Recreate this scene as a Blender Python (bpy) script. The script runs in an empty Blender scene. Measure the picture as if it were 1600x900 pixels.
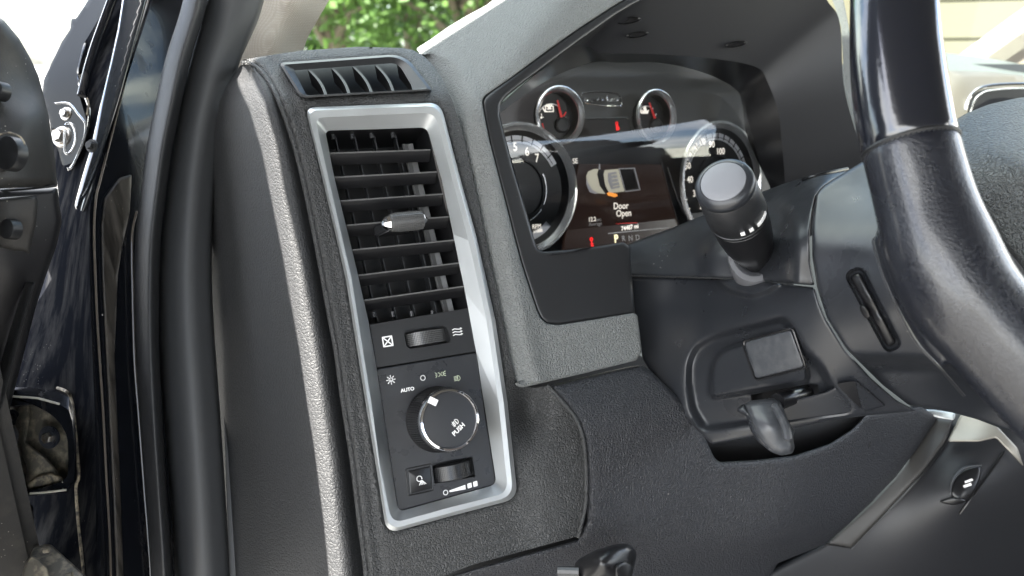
import bpy, math, random
import numpy as np
from mathutils import Vector, Matrix
from mathutils.geometry import delaunay_2d_cdt
random.seed(7); rng = np.random.default_rng(7)
SC = bpy.context.scene
COL = SC.collection
rad = math.radians

# ------------------------------------------------------------------ camera
CAM = Vector((0, 0, 1.35)); YAW = rad(25); PITCH = rad(17); FPX = 1155.0
Fw = Vector((math.sin(YAW)*math.cos(PITCH), math.cos(YAW)*math.cos(PITCH), -math.sin(PITCH)))
Rt = Vector((math.cos(YAW), -math.sin(YAW), 0)); Up = Rt.cross(Fw)
cd = bpy.data.cameras.new('camera'); cam = bpy.data.objects.new('camera', cd); COL.objects.link(cam)
cam.matrix_world = Matrix.Translation(CAM) @ Matrix((Rt, Up, -Fw)).transposed().to_4x4()
cd.sensor_width = 36; cd.lens = FPX*36/1600; cd.clip_start = .02; cd.clip_end = 500
cd.dof.use_dof = True; cd.dof.focus_distance = .54; cd.dof.aperture_fstop = 7.5
SC.camera = cam
# ------------------------------------------------------------------ sky, sun, exposure
SUN_AZ = rad(-106)     # direction towards the sun, measured from +Y (forward) clockwise: left, a little behind
SUN_EL = rad(55)
w = bpy.data.worlds.new('World'); SC.world = w; w.use_nodes = True
nt = w.node_tree; bg = nt.nodes['Background']
sky = nt.nodes.new('ShaderNodeTexSky'); sky.sky_type = 'NISHITA'; sky.sun_disc = False
sky.sun_elevation = SUN_EL; sky.sun_rotation = SUN_AZ
sky.air_density = 1.0; sky.dust_density = 2.5; sky.ozone_density = 1.0
tcw = nt.nodes.new('ShaderNodeTexCoord'); mpw = nt.nodes.new('ShaderNodeMapping'); mpw.inputs['Scale'].default_value = (1, 1, 2.2)
cn = nt.nodes.new('ShaderNodeTexNoise'); cn.inputs['Scale'].default_value = 2.3; cn.inputs['Detail'].default_value = 7; cn.inputs['Roughness'].default_value = .55
cr_ = nt.nodes.new('ShaderNodeMapRange'); cr_.inputs[1].default_value = .44; cr_.inputs[2].default_value = .60
cm = nt.nodes.new('ShaderNodeMix'); cm.data_type = 'RGBA'; cm.inputs[7].default_value = (9, 9, 8.8, 1)
nt.links.new(tcw.outputs['Generated'], mpw.inputs[0]); nt.links.new(mpw.outputs[0], cn.inputs['Vector']); nt.links.new(cn.outputs[0], cr_.inputs[0])
nt.links.new(cr_.outputs[0], cm.inputs[0]); nt.links.new(sky.outputs[0], cm.inputs[6]); nt.links.new(cm.outputs[2], bg.inputs[0]); bg.inputs[1].default_value = .12
SUNV = Vector((math.sin(SUN_AZ)*math.cos(SUN_EL), math.cos(SUN_AZ)*math.cos(SUN_EL), math.sin(SUN_EL)))
sl = bpy.data.lights.new('sun', 'SUN'); sl.energy = 5.0; sl.angle = rad(.3); sl.color = (1, .95, .87)
so = bpy.data.objects.new('sun', sl); COL.objects.link(so)
so.rotation_euler = SUNV.to_track_quat('Z', 'Y').to_euler()
SC.view_settings.view_transform = 'Standard'; SC.view_settings.look = 'None'
SC.view_settings.exposure = 3.0; SC.view_settings.gamma = 1
SC.cycles.max_bounces = 8; SC.cycles.sample_clamp_indirect = 6

# ------------------------------------------------------------------ helpers
def ray(px, py): return Rt*((px-800)/FPX) + Up*((450-py)/FPX) + Fw
def P(px, py, d): return CAM + ray(px, py)*d
def dep(p): return (p-CAM).dot(Fw)
class Pl:
    def __init__(s, px, py, d, n, u=None):
        s.o = P(px, py, d); s.n = Vector(n).normalized()
        u = Vector(u) if u else Vector((1, 0, 0))
        s.u = (u - s.n*u.dot(s.n)).normalized(); s.v = s.n.cross(s.u)
    def d(s, px, py):
        r = ray(px, py); return (s.o-CAM).dot(s.n)/r.dot(s.n)
    def darr(s, X, Y):
        A = Rt.dot(s.n)/FPX; B = Up.dot(s.n)/FPX; C = Fw.dot(s.n); k = (s.o-CAM).dot(s.n)
        den = (X-800)*A + (450-Y)*B + C
        return k/den
    def hit(s, px, py): return P(px, py, s.d(px, py))
    def uv(s, px, py):
        q = s.hit(px, py)-s.o; return (q.dot(s.u), q.dot(s.v))
    def pt(s, u, v, h=0): return s.o + s.u*u + s.v*v + s.n*h
    def up(s, h):
        q = Pl.__new__(Pl); q.o = s.o + s.n*h; q.n = s.n; q.u = s.u; q.v = s.v; return q
def tiltn(t): return (0, -math.cos(rad(t)), math.sin(rad(t)))

def empty(name, loc, label, cat, group=None):
    o = bpy.data.objects.new(name, None); COL.objects.link(o); o.location = loc; o.empty_display_size = .01
    o['label'] = label; o['category'] = cat
    if group: o['group'] = group
    return o
def link(name, me, mat, parent=None, label=None):
    o = bpy.data.objects.new(name, me); COL.objects.link(o)
    if mat and not me.materials: me.materials.append(mat)
    if parent is not None:
        off = wloc(parent); me.transform(Matrix.Translation(-off)); o.parent = parent
        if label: o['label'] = label
    return o
def wloc(o):
    v = Vector(o.location)
    while o.parent: o = o.parent; v += Vector(o.location)
    return v
def thing(o, label, cat, group=None, kind=None):
    if label: o['label'] = label
    if cat: o['category'] = cat
    if group: o['group'] = group
    if kind: o['kind'] = kind
    return o
def mesh(verts, faces, smooth=True, angle=35):
    me = bpy.data.meshes.new('m'); me.from_pydata([tuple(v) for v in verts], [], faces); me.validate(); me.update()
    me.polygons.foreach_set('use_smooth', [smooth]*len(me.polygons))
    if smooth: me.set_sharp_from_angle(angle=rad(angle))
    return me
class Geo:
    def __init__(s): s.v = []; s.f = []
    def add(s, vs, fs):
        b = len(s.v); s.v += [Vector(v) for v in vs]; s.f += [tuple(i+b for i in f) for f in fs]; return s
    def loft(s, loops, cap0=False, cap1=False, closed=True):
        n = len(loops[0]); vs = [v for l in loops for v in l]; fs = []
        for i in range(len(loops)-1):
            for j in range(n if closed else n-1):
                k = (j+1) % n; fs.append((i*n+j, i*n+k, (i+1)*n+k, (i+1)*n+j))
        if cap0: fs.append(tuple(reversed(range(n))))
        if cap1: fs.append(tuple((len(loops)-1)*n+j for j in range(n)))
        return s.add(vs, fs)
    def box(s, c, ax, ay, az):   # centre and three half-axis vectors
        c = Vector(c); ax = Vector(ax); ay = Vector(ay); az = Vector(az)
        vs = [c+ax*i+ay*j+az*k for k in (-1, 1) for j in (-1, 1) for i in (-1, 1)]
        return s.add(vs, [(0,2,3,1),(4,5,7,6),(0,1,5,4),(2,6,7,3),(0,4,6,2),(1,3,7,5)])
    def tube(s, path, r, n=16, caps=True, r2=None, upv=(0,0,1)):
        path = [Vector(p) for p in path]
        rs = r if isinstance(r, (list, tuple)) else [r]*len(path)
        prev = None; loops = []
        for i, p in enumerate(path):
            t = (path[min(i+1, len(path)-1)]-path[max(i-1, 0)]).normalized()
            if prev is None:
                a = Vector(upv); a = (a-t*a.dot(t))
                if a.length < 1e-4: a = t.orthogonal()
            else: a = prev-t*prev.dot(t)
            a.normalize(); prev = a; b = t.cross(a); k = (r2[i] if r2 else rs[i])
            loops.append([p + a*math.cos(2*math.pi*j/n)*rs[i] + b*math.sin(2*math.pi*j/n)*k for j in range(n)])
        return s.loft(loops, caps, caps)
    def build(s, name, mat, parent=None, label=None, smooth=True, angle=35, bevel=0):
        me = mesh(s.v, s.f, smooth, angle)
        import bmesh
        bm = bmesh.new(); bm.from_mesh(me); bmesh.ops.recalc_face_normals(bm, faces=bm.faces)
        if bevel: 
            ed = [e for e in bm.edges if e.is_manifold and e.calc_face_angle(0) > rad(30)]
            bmesh.ops.bevel(bm, geom=ed, offset=bevel, segments=2, affect='EDGES', clamp_overlap=True)
        bm.to_mesh(me); bm.free()
        me.polygons.foreach_set('use_smooth', [smooth]*len(me.polygons))
        if smooth: me.set_sharp_from_angle(angle=rad(angle))
        return link(name, me, mat, parent, label)
def cr(pts, n=6, closed=False):
    """Catmull-Rom through points of any dimension"""
    pts = [np.array(p, float) for p in pts]; N = len(pts); out = []
    for i in range(N if closed else N-1):
        g = (lambda k: pts[k % N]) if closed else (lambda k: pts[min(max(k, 0), N-1)])
        a, b, c, d = g(i-1), g(i), g(i+1), g(i+2)
        for j in range(n):
            t = j/n; out.append(.5*((2*b)+(c-a)*t+(2*a-5*b+4*c-d)*t*t+(3*b-a-3*c+d)*t**3))
    if not closed: out.append(pts[-1])
    return out
def rpoly(pts, r, seg=6):
    """round the corners of a 2-D polygon; same number of points for the same number of corners"""
    out = []; N = len(pts); rr = r if isinstance(r, (list, tuple)) else [r]*N
    for i in range(N):
        p = np.array(pts[i], float); a = np.array(pts[i-1], float)-p; b = np.array(pts[(i+1) % N], float)-p
        la, lb = np.linalg.norm(a), np.linalg.norm(b); a /= la; b /= lb
        q = min(rr[i], .49*la, .49*lb)
        p0, p1 = p+a*q, p+b*q
        for k in range(seg+1):
            t = k/seg; out.append((1-t)**2*p0 + 2*t*(1-t)*p + t*t*p1)
    return out
def inpoly(X, Y, poly):
    c = np.zeros(X.shape, bool); n = len(poly)
    for i in range(n):
        x0, y0 = poly[i]; x1, y1 = poly[(i+1) % n]
        if y0 == y1: continue
        m = ((y0 > Y) != (y1 > Y)); c ^= m & (X < (x1-x0)*(Y-y0)/(y1-y0)+x0)
    return c
def pdist(X, Y, poly, closed=True):
    D = np.full(X.shape, 1e9); n = len(poly)
    for i in range(n if closed else n-1):
        x0, y0 = poly[i]; x1, y1 = poly[(i+1) % n]
        dx, dy = x1-x0, y1-y0; L = dx*dx+dy*dy+1e-12
        t = np.clip(((X-x0)*dx+(Y-y0)*dy)/L, 0, 1)
        D = np.minimum(D, np.hypot(X-x0-t*dx, Y-y0-t*dy))
    return D
def sstep(a, b, x):
    t = np.clip((x-a)/(b-a), 0, 1); return t*t*(3-2*t)
def smax(ds, k):   # smooth maximum (convex corner), negative k for smooth minimum
    ds = [np.asarray(d) for d in ds]; M = np.max(ds, 0) if k > 0 else np.min(ds, 0)
    return M + k*np.log(sum(np.exp((d-M)/k) for d in ds))
def tps(c):
    c = np.array(c, float); X0, Y0, D0 = c[:, 0]/100, c[:, 1]/100, c[:, 2]; n = len(c)
    def ph(r2): return .5*r2*np.log(r2+1e-9)
    K = ph((X0[:, None]-X0)**2+(Y0[:, None]-Y0)**2) + np.eye(n)*.02
    Q = np.c_[np.ones(n), X0, Y0]; A = np.block([[K, Q], [Q.T, np.zeros((3, 3))]])
    sol = np.linalg.solve(A, np.r_[D0, 0, 0, 0])
    def f(X, Y):
        x, y = np.asarray(X)/100, np.asarray(Y)/100
        o = sol[n]+sol[n+1]*x+sol[n+2]*y
        for i in range(n): o = o + sol[i]*ph((x-X0[i])**2+(y-Y0[i])**2)
        return o
    return f
def dent(poly, amt, w):
    """depth change inside a polygon, ramping over w pixels"""
    def f(X, Y):
        ins = inpoly(X, Y, poly); d = pdist(X, Y, poly); sd = np.where(ins, d, -d)
        return amt*sstep(-w/2, w/2, sd)
    return f
def densify(poly, step, closed=True):
    out = []; n = len(poly)
    for i in range(n if closed else n-1):
        a = np.array(poly[i], float); b = np.array(poly[(i+1) % n], float); k = max(1, int(np.ceil(np.linalg.norm(b-a)/step)))
        for j in range(k): out.append(tuple(a+(b-a)*j/k))
    if not closed: out.append(tuple(poly[-1]))
    return out
def sheet(name, poly, depthf, mat, parent=None, holes=(), edge=None, hedge=None, feats=(), res=6, th=.003, label=None, corner=4, angle=50, post=None):
    """a moulded skin with its own thickness: the outline and depths are those of the real part"""
    if corner: poly = [tuple(p) for p in rpoly(poly, corner, 3)]
    bstep = min(res, max(2.2, edge[0]*.45)) if edge else res
    poly = densify(poly, bstep); holes = [densify(h, res) for h in holes]
    q_ = [poly[0]]
    for p_ in poly[1:]:
        if math.hypot(p_[0]-q_[-1][0], p_[1]-q_[-1][1]) > bstep*.35: q_.append(p_)
    poly = q_
    xs = [p[0] for p in poly]; ys = [p[1] for p in poly]
    gx, gy = np.meshgrid(np.arange(min(xs), max(xs), res), np.arange(min(ys), max(ys), res*.9))
    gx = gx + (np.arange(gx.shape[0]) % 2)[:, None]*res*.5; gx = gx.ravel(); gy = gy.ravel()
    m = inpoly(gx, gy, poly) & (pdist(gx, gy, poly) > max(res*.45, (edge[0]*1.0+res*.3) if edge else 0))
    if edge:
        A_p = np.array(poly, float); T_ = np.roll(A_p, -1, 0)-np.roll(A_p, 1, 0); T_ /= np.linalg.norm(T_, axis=1)[:, None]+1e-9
        N_ = np.c_[-T_[:, 1], T_[:, 0]]
        if not inpoly(*(A_p+N_*.8).T, poly).mean() > .5: N_ = -N_
        for fr_ in (.12, .3, .6, 1.0):
            Q_ = A_p+N_*edge[0]*fr_; ok_ = inpoly(Q_[:, 0], Q_[:, 1], poly) & (pdist(Q_[:, 0], Q_[:, 1], poly) > edge[0]*fr_*.93)
            gx = np.r_[gx, Q_[ok_, 0]]; gy = np.r_[gy, Q_[ok_, 1]]; m = np.r_[m, np.ones(ok_.sum(), bool)]
    for h in holes: m &= ~inpoly(gx, gy, h) & (pdist(gx, gy, h) > res*.45)
    gx, gy = gx[m], gy[m]
    for fp, fw in feats:
        fp = densify([tuple(p) for p in fp], 3); A_p = np.array(fp, float); T_ = np.roll(A_p, -1, 0)-np.roll(A_p, 1, 0); T_ /= np.linalg.norm(T_, axis=1)[:, None]+1e-9
        N_ = np.c_[-T_[:, 1], T_[:, 0]]; k_ = pdist(gx, gy, fp) > fw*.6+1.0; gx, gy = gx[k_], gy[k_]
        for fr_ in (-.5, -.3, -.12, .12, .3, .5):
            Q_ = A_p+N_*fw*fr_; ok_ = inpoly(Q_[:, 0], Q_[:, 1], poly) & (pdist(Q_[:, 0], Q_[:, 1], poly) > 2) & (pdist(Q_[:, 0], Q_[:, 1], fp) > abs(fr_)*fw*.9)
            for h in holes: ok_ &= ~inpoly(Q_[:, 0], Q_[:, 1], h) & (pdist(Q_[:, 0], Q_[:, 1], h) > 1.5)
            gx = np.r_[gx, Q_[ok_, 0]]; gy = np.r_[gy, Q_[ok_, 1]]
    V = [Vector(p) for p in poly]; E = [(i, (i+1) % len(poly)) for i in range(len(poly))]
    for h in holes:
        b = len(V); V += [Vector(p) for p in h]; E += [(b+i, b+(i+1) % len(h)) for i in range(len(h))]
    V += [Vector((a, b)) for a, b in zip(gx, gy)]
    ov, oe, of, *_ = delaunay_2d_cdt(V, E, [], 0, 1e-4)
    X = np.array([v.x for v in ov]); Y = np.array([v.y for v in ov])
    F = np.array([f for f in of if len(f) == 3])
    cx, cy = X[F].mean(1), Y[F].mean(1); k = inpoly(cx, cy, poly)
    for h in holes: k &= ~inpoly(cx, cy, h)
    F = F[k]
    D = np.asarray(depthf(X, Y), float)*np.ones_like(X)
    def roll(dist, w, drop):
        t = np.clip(1-dist/w, 0, 1); return drop*(1-np.sqrt(np.maximum(0, 1-t*t)))
    if edge: D = D + roll(pdist(X, Y, poly), *edge)
    if hedge:
        for h in holes: D = D + roll(pdist(X, Y, h), *hedge)
    if post is not None: D = post(X, Y, D)
    pts = [P(x, y, d) for x, y, d in zip(X, Y, D)]
    used = sorted(set(F.ravel())); rm = {a: i for i, a in enumerate(used)}
    pts = [pts[a] for a in used]; fs = [tuple(rm[a] for a in f) for f in F]
    # orient towards the camera
    f2 = []
    for f in fs:
        a, b, c = (pts[i] for i in f)
        if (b-a).cross(c-a).dot(CAM-a) < 0: f = (f[0], f[2], f[1])
        f2.append(f)
    # back skin
    n = len(pts); cnt = {}
    for f in f2:
        for i in range(3): cnt[(f[i], f[(i+1) % 3])] = 1
    back = [p+(p-CAM).normalized()*th for p in pts]
    allf = list(f2) + [(f[0]+n, f[2]+n, f[1]+n) for f in f2]
    for (a, b) in cnt:
        if (b, a) not in cnt: allf.append((b, a, a+n, b+n))
    return link(name, mesh(pts+back, allf, True, angle), mat, parent, label)
def slab(pl, poly_uv, h0, h1, name, mat, parent, bevel=0, label=None, angle=35):
    """prism on a plane from height h0 up to h1, top edge rounded by bevel"""
    P2 = [np.array(p, float) for p in poly_uv]
    A = sum(P2[i][0]*P2[(i+1) % len(P2)][1]-P2[(i+1) % len(P2)][0]*P2[i][1] for i in range(len(P2)))
    if A < 0: P2 = P2[::-1]
    g = Geo(); L = [[pl.pt(p[0], p[1], h0) for p in P2]]
    if bevel:
        for k in range(0, 4):
            a = k/3*math.pi/2; L.append([pl.pt(p[0], p[1], h1-bevel+bevel*math.sin(a)) for p in inset(P2, bevel*(1-math.cos(a)))])
    else: L.append([pl.pt(p[0], p[1], h1) for p in P2])
    g.loft(L, True, True)
    return g.build(name, mat, parent, label, angle=angle)
def inset(P2, d):
    n = len(P2); out = []
    for i in range(n):
        a, b, c = P2[i-1], P2[i], P2[(i+1) % n]
        e0 = b-a; e1 = c-b; e0 = e0/(np.linalg.norm(e0)+1e-12); e1 = e1/(np.linalg.norm(e1)+1e-12)
        n0 = np.array((-e0[1], e0[0])); n1 = np.array((-e1[1], e1[0])); m = n0+n1; q = np.linalg.norm(m)
        m = m/q if q > 1e-6 else n0; c_ = max(.4, float(np.dot(m, n0))); out.append(b+m*d/c_)
    return out
def ringloops(pl, loops_px_h):
    return [[pl.up(h).hit(*p) for p in lp] for lp, h in loops_px_h]
def text(s, pl, px, py, size, mat, parent, name='lettering', rot=0, h=.0004, sx=1, ext=.00015, bold=0, label=None):
    cu = bpy.data.curves.new('t', 'FONT'); cu.body = s; cu.size = size; cu.align_x = 'CENTER'; cu.align_y = 'CENTER'
    cu.extrude = ext; cu.offset = bold; cu.resolution_u = 3
    o = bpy.data.objects.new('t', cu); COL.objects.link(o)
    me = bpy.data.meshes.new_from_object(o.evaluated_get(bpy.context.evaluated_depsgraph_get()))
    bpy.data.objects.remove(o)
    q = pl.hit(px, py) + pl.n*h; c, s_ = math.cos(rad(rot)), math.sin(rad(rot))
    u = (pl.u*c+pl.v*s_); v = (pl.v*c-pl.u*s_)
    M = Matrix((u*sx, v, pl.n)).transposed().to_4x4(); M.translation = q; me.transform(M)
    me.materials.clear()
    return link(name, me, mat, parent, label)
class Ink:
    """flat printed marks on a plane, thin raised strokes collected into one mesh"""
    def __init__(s, pl, px, py, unit, rot=0, h=.0004):
        s.pl = pl; s.q = pl.hit(px, py)+pl.n*h; s.k = unit; c, t = math.cos(rad(rot)), math.sin(rad(rot))
        s.u = pl.u*c+pl.v*t; s.v = pl.v*c-pl.u*t; s.g = Geo()
    def w(s, x, y, z=0): return s.q+s.u*x*s.k+s.v*y*s.k+s.pl.n*z
    def poly(s, pts, z=.0001):
        n = len(pts); s.g.add([s.w(x, y) for x, y in pts]+[s.w(x, y, z) for x, y in pts],
            [tuple(range(n, 2*n))]+[(i, (i+1) % n, n+(i+1) % n, n+i) for i in range(n)]); return s
    def line(s, pts, wd=.12, closed=False):
        n = len(pts)
        for i in range(n if closed else n-1):
            (x0, y0), (x1, y1) = pts[i], pts[(i+1) % n]; dx, dy = x1-x0, y1-y0; L = math.hypot(dx, dy)+1e-9
            ex, ey = dx/L*wd/2*.6, dy/L*wd/2*.6; nx, ny = -dy/L*wd/2, dx/L*wd/2
            s.poly([(x0-ex+nx, y0-ey+ny), (x0-ex-nx, y0-ey-ny), (x1+ex-nx, y1+ey-ny), (x1+ex+nx, y1+ey+ny)])
        return s
    def arc(s, cx, cy, r, a0, a1, wd=.12, n=20, ry=None):
        ry = ry or r
        return s.line([(cx+r*math.cos(rad(a0+(a1-a0)*i/n)), cy+ry*math.sin(rad(a0+(a1-a0)*i/n))) for i in range(n+1)], wd)
    def build(s, name, mat, parent, label=None): return s.g.build(name, mat, parent, label, smooth=False)

# ------------------------------------------------------------------ materials
def newmat(name):
    m = bpy.data.materials.new(name); m.use_nodes = True; return m, m.node_tree, m.node_tree.nodes['Principled BSDF']
def nd(nt, t, **k):
    n = nt.nodes.new(t)
    for a, b in k.items():
        if a in n.inputs.keys(): n.inputs[a].default_value = b
        else: setattr(n, a, b)
    return n
def mat(name, col, rough=.5, metal=0, spec=.5, coat=0, coat_r=.05, grain=None, fine=None, dust=None, mottle=None, smudge=None, em=None, sheen=0, streak=None):
    """grain=(cells/m, depth m): leather; fine=(scale, strength); dust=(scale, amount, colour); mottle=(scale, colour2, lo, hi)"""
    m, nt, b = newmat(name); L = nt.links.new
    b.inputs['Base Color'].default_value = (*col, 1); b.inputs['Roughness'].default_value = rough
    b.inputs['Metallic'].default_value = metal; b.inputs['Specular IOR Level'].default_value = spec
    b.inputs['Coat Weight'].default_value = coat; b.inputs['Coat Roughness'].default_value = coat_r
    if sheen: b.inputs['Sheen Weight'].default_value = sheen
    if em: b.inputs['Emission Color'].default_value = (*em[0], 1); b.inputs['Emission Strength'].default_value = em[1]
    tc = nd(nt, 'ShaderNodeTexCoord'); geo = nd(nt, 'ShaderNodeNewGeometry'); pos = geo.outputs['Position']
    csock = None
    if mottle:
        n = nd(nt, 'ShaderNodeTexNoise', Scale=mottle[0], Detail=5.0, Roughness=.6); L(pos, n.inputs['Vector'])
        r = nd(nt, 'ShaderNodeMapRange'); r.inputs[1].default_value = mottle[2]; r.inputs[2].default_value = mottle[3]; L(n.outputs[0], r.inputs[0])
        mx = nd(nt, 'ShaderNodeMix', data_type='RGBA'); mx.inputs[6].default_value = (*col, 1); mx.inputs[7].default_value = (*mottle[1], 1)
        L(r.outputs[0], mx.inputs[0]); csock = mx.outputs[2]
    if streak:   # (colour, vertical scale ratio, lo, hi, scale)
        mp = nd(nt, 'ShaderNodeMapping'); mp.inputs['Scale'].default_value = (1, 1, streak[1]); L(pos, mp.inputs[0])
        n = nd(nt, 'ShaderNodeTexNoise', Scale=streak[4], Detail=6.0, Roughness=.65); L(mp.outputs[0], n.inputs['Vector'])
        r = nd(nt, 'ShaderNodeMapRange'); r.inputs[1].default_value = streak[2]; r.inputs[2].default_value = streak[3]; L(n.outputs[0], r.inputs[0])
        mx = nd(nt, 'ShaderNodeMix', data_type='RGBA'); mx.inputs[7].default_value = (*streak[0], 1)
        if csock: L(csock, mx.inputs[6])
        else: mx.inputs[6].default_value = (*col, 1)
        L(r.outputs[0], mx.inputs[0]); csock = mx.outputs[2]
        r2 = nd(nt, 'ShaderNodeMapRange'); r2.inputs[3].default_value = rough; r2.inputs[4].default_value = .8
        L(r.outputs[0], r2.inputs[0]); L(r2.outputs[0], b.inputs['Roughness'])
        if coat:
            r3 = nd(nt, 'ShaderNodeMapRange'); r3.inputs[3].default_value = coat; r3.inputs[4].default_value = 0
            L(r.outputs[0], r3.inputs[0]); L(r3.outputs[0], b.inputs['Coat Weight'])
    if dust:
        v = nd(nt, 'ShaderNodeTexVoronoi', Scale=dust[0]*1.5); L(pos, v.inputs['Vector'])
        n2 = nd(nt, 'ShaderNodeTexNoise', Scale=dust[0]*.06, Detail=3.0); L(pos, n2.inputs['Vector'])
        # speck radius varies from cell to cell and clusters
        sep = nd(nt, 'ShaderNodeSeparateColor'); L(v.outputs['Color'], sep.inputs[0])
        n3 = nd(nt, 'ShaderNodeMapRange'); n3.inputs[1].default_value = .35; n3.inputs[2].default_value = .72; L(n2.outputs[0], n3.inputs[0])
        mu = nd(nt, 'ShaderNodeMath', operation='MULTIPLY'); L(sep.outputs[0], mu.inputs[0]); L(n3.outputs[0], mu.inputs[1])
        th = nd(nt, 'ShaderNodeMapRange'); th.inputs[1].default_value = 1-dust[1]; th.inputs[2].default_value = 1.0 - dust[1] + .25; th.inputs[3].default_value = 0; th.inputs[4].default_value = .19
        L(mu.outputs[0], th.inputs[0])
        lt = nd(nt, 'ShaderNodeMath', operation='LESS_THAN'); L(v.outputs['Distance'], lt.inputs[0]); L(th.outputs[0], lt.inputs[1])
        mx = nd(nt, 'ShaderNodeMix', data_type='RGBA'); mx.inputs[7].default_value = (*dust[2], 1)
        if csock: L(csock, mx.inputs[6])
        else: mx.inputs[6].default_value = (*col, 1)
        L(lt.outputs[0], mx.inputs[0]); csock = mx.outputs[2]
    if csock: L(csock, b.inputs['Base Color'])
    if smudge:   # (scale, lo rough, hi rough)
        n = nd(nt, 'ShaderNodeTexNoise', Scale=smudge[0], Detail=4.0, Roughness=.6); L(pos, n.inputs['Vector'])
        r = nd(nt, 'ShaderNodeMapRange'); r.inputs[1].default_value = .35; r.inputs[2].default_value = .68
        r.inputs[3].default_value = smudge[1]; r.inputs[4].default_value = smudge[2]; L(n.outputs[0], r.inputs[0]); L(r.outputs[0], b.inputs['Roughness'])
    nrm = None
    if grain:
        wn = nd(nt, 'ShaderNodeTexNoise', Scale=grain[0]*.7, Detail=2.0); L(pos, wn.inputs['Vector'])
        vm = nd(nt, 'ShaderNodeVectorMath', operation='SCALE'); vm.inputs['Scale'].default_value = .9/grain[0]; L(wn.outputs['Color'], vm.inputs[0])
        va = nd(nt, 'ShaderNodeVectorMath', operation='ADD'); L(pos, va.inputs[0]); L(vm.outputs[0], va.inputs[1])
        hs = None
        for sc_, wt in ((1, 1.), (1.9, .45)):
            v = nd(nt, 'ShaderNodeTexVoronoi', feature='DISTANCE_TO_EDGE', Scale=grain[0]*sc_); L(va.outputs[0], v.inputs['Vector'])
            r = nd(nt, 'ShaderNodeMapRange', interpolation_type='SMOOTHSTEP'); r.inputs[1].default_value = 0; r.inputs[2].default_value = .22; r.inputs[4].default_value = wt; L(v.outputs['Distance'], r.inputs[0])
            if hs is None: hs = r.outputs[0]
            else:
                ad = nd(nt, 'ShaderNodeMath', operation='ADD'); L(hs, ad.inputs[0]); L(r.outputs[0], ad.inputs[1]); hs = ad.outputs[0]
        bp = nd(nt, 'ShaderNodeBump'); bp.inputs['Distance'].default_value = grain[1]; bp.inputs['Strength'].default_value = 1; L(hs, bp.inputs['Height']); nrm = bp.outputs[0]
    if fine:
        n = nd(nt, 'ShaderNodeTexNoise', Scale=fine[0], Detail=3.0); L(pos, n.inputs['Vector'])
        bp = nd(nt, 'ShaderNodeBump'); bp.inputs['Distance'].default_value = fine[1]; L(n.outputs[0], bp.inputs['Height'])
        if nrm: L(nrm, bp.inputs['Normal'])
        nrm = bp.outputs[0]
    if nrm: L(nrm, b.inputs['Normal'])
    return m
DUST = (.28, .27, .25)
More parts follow.
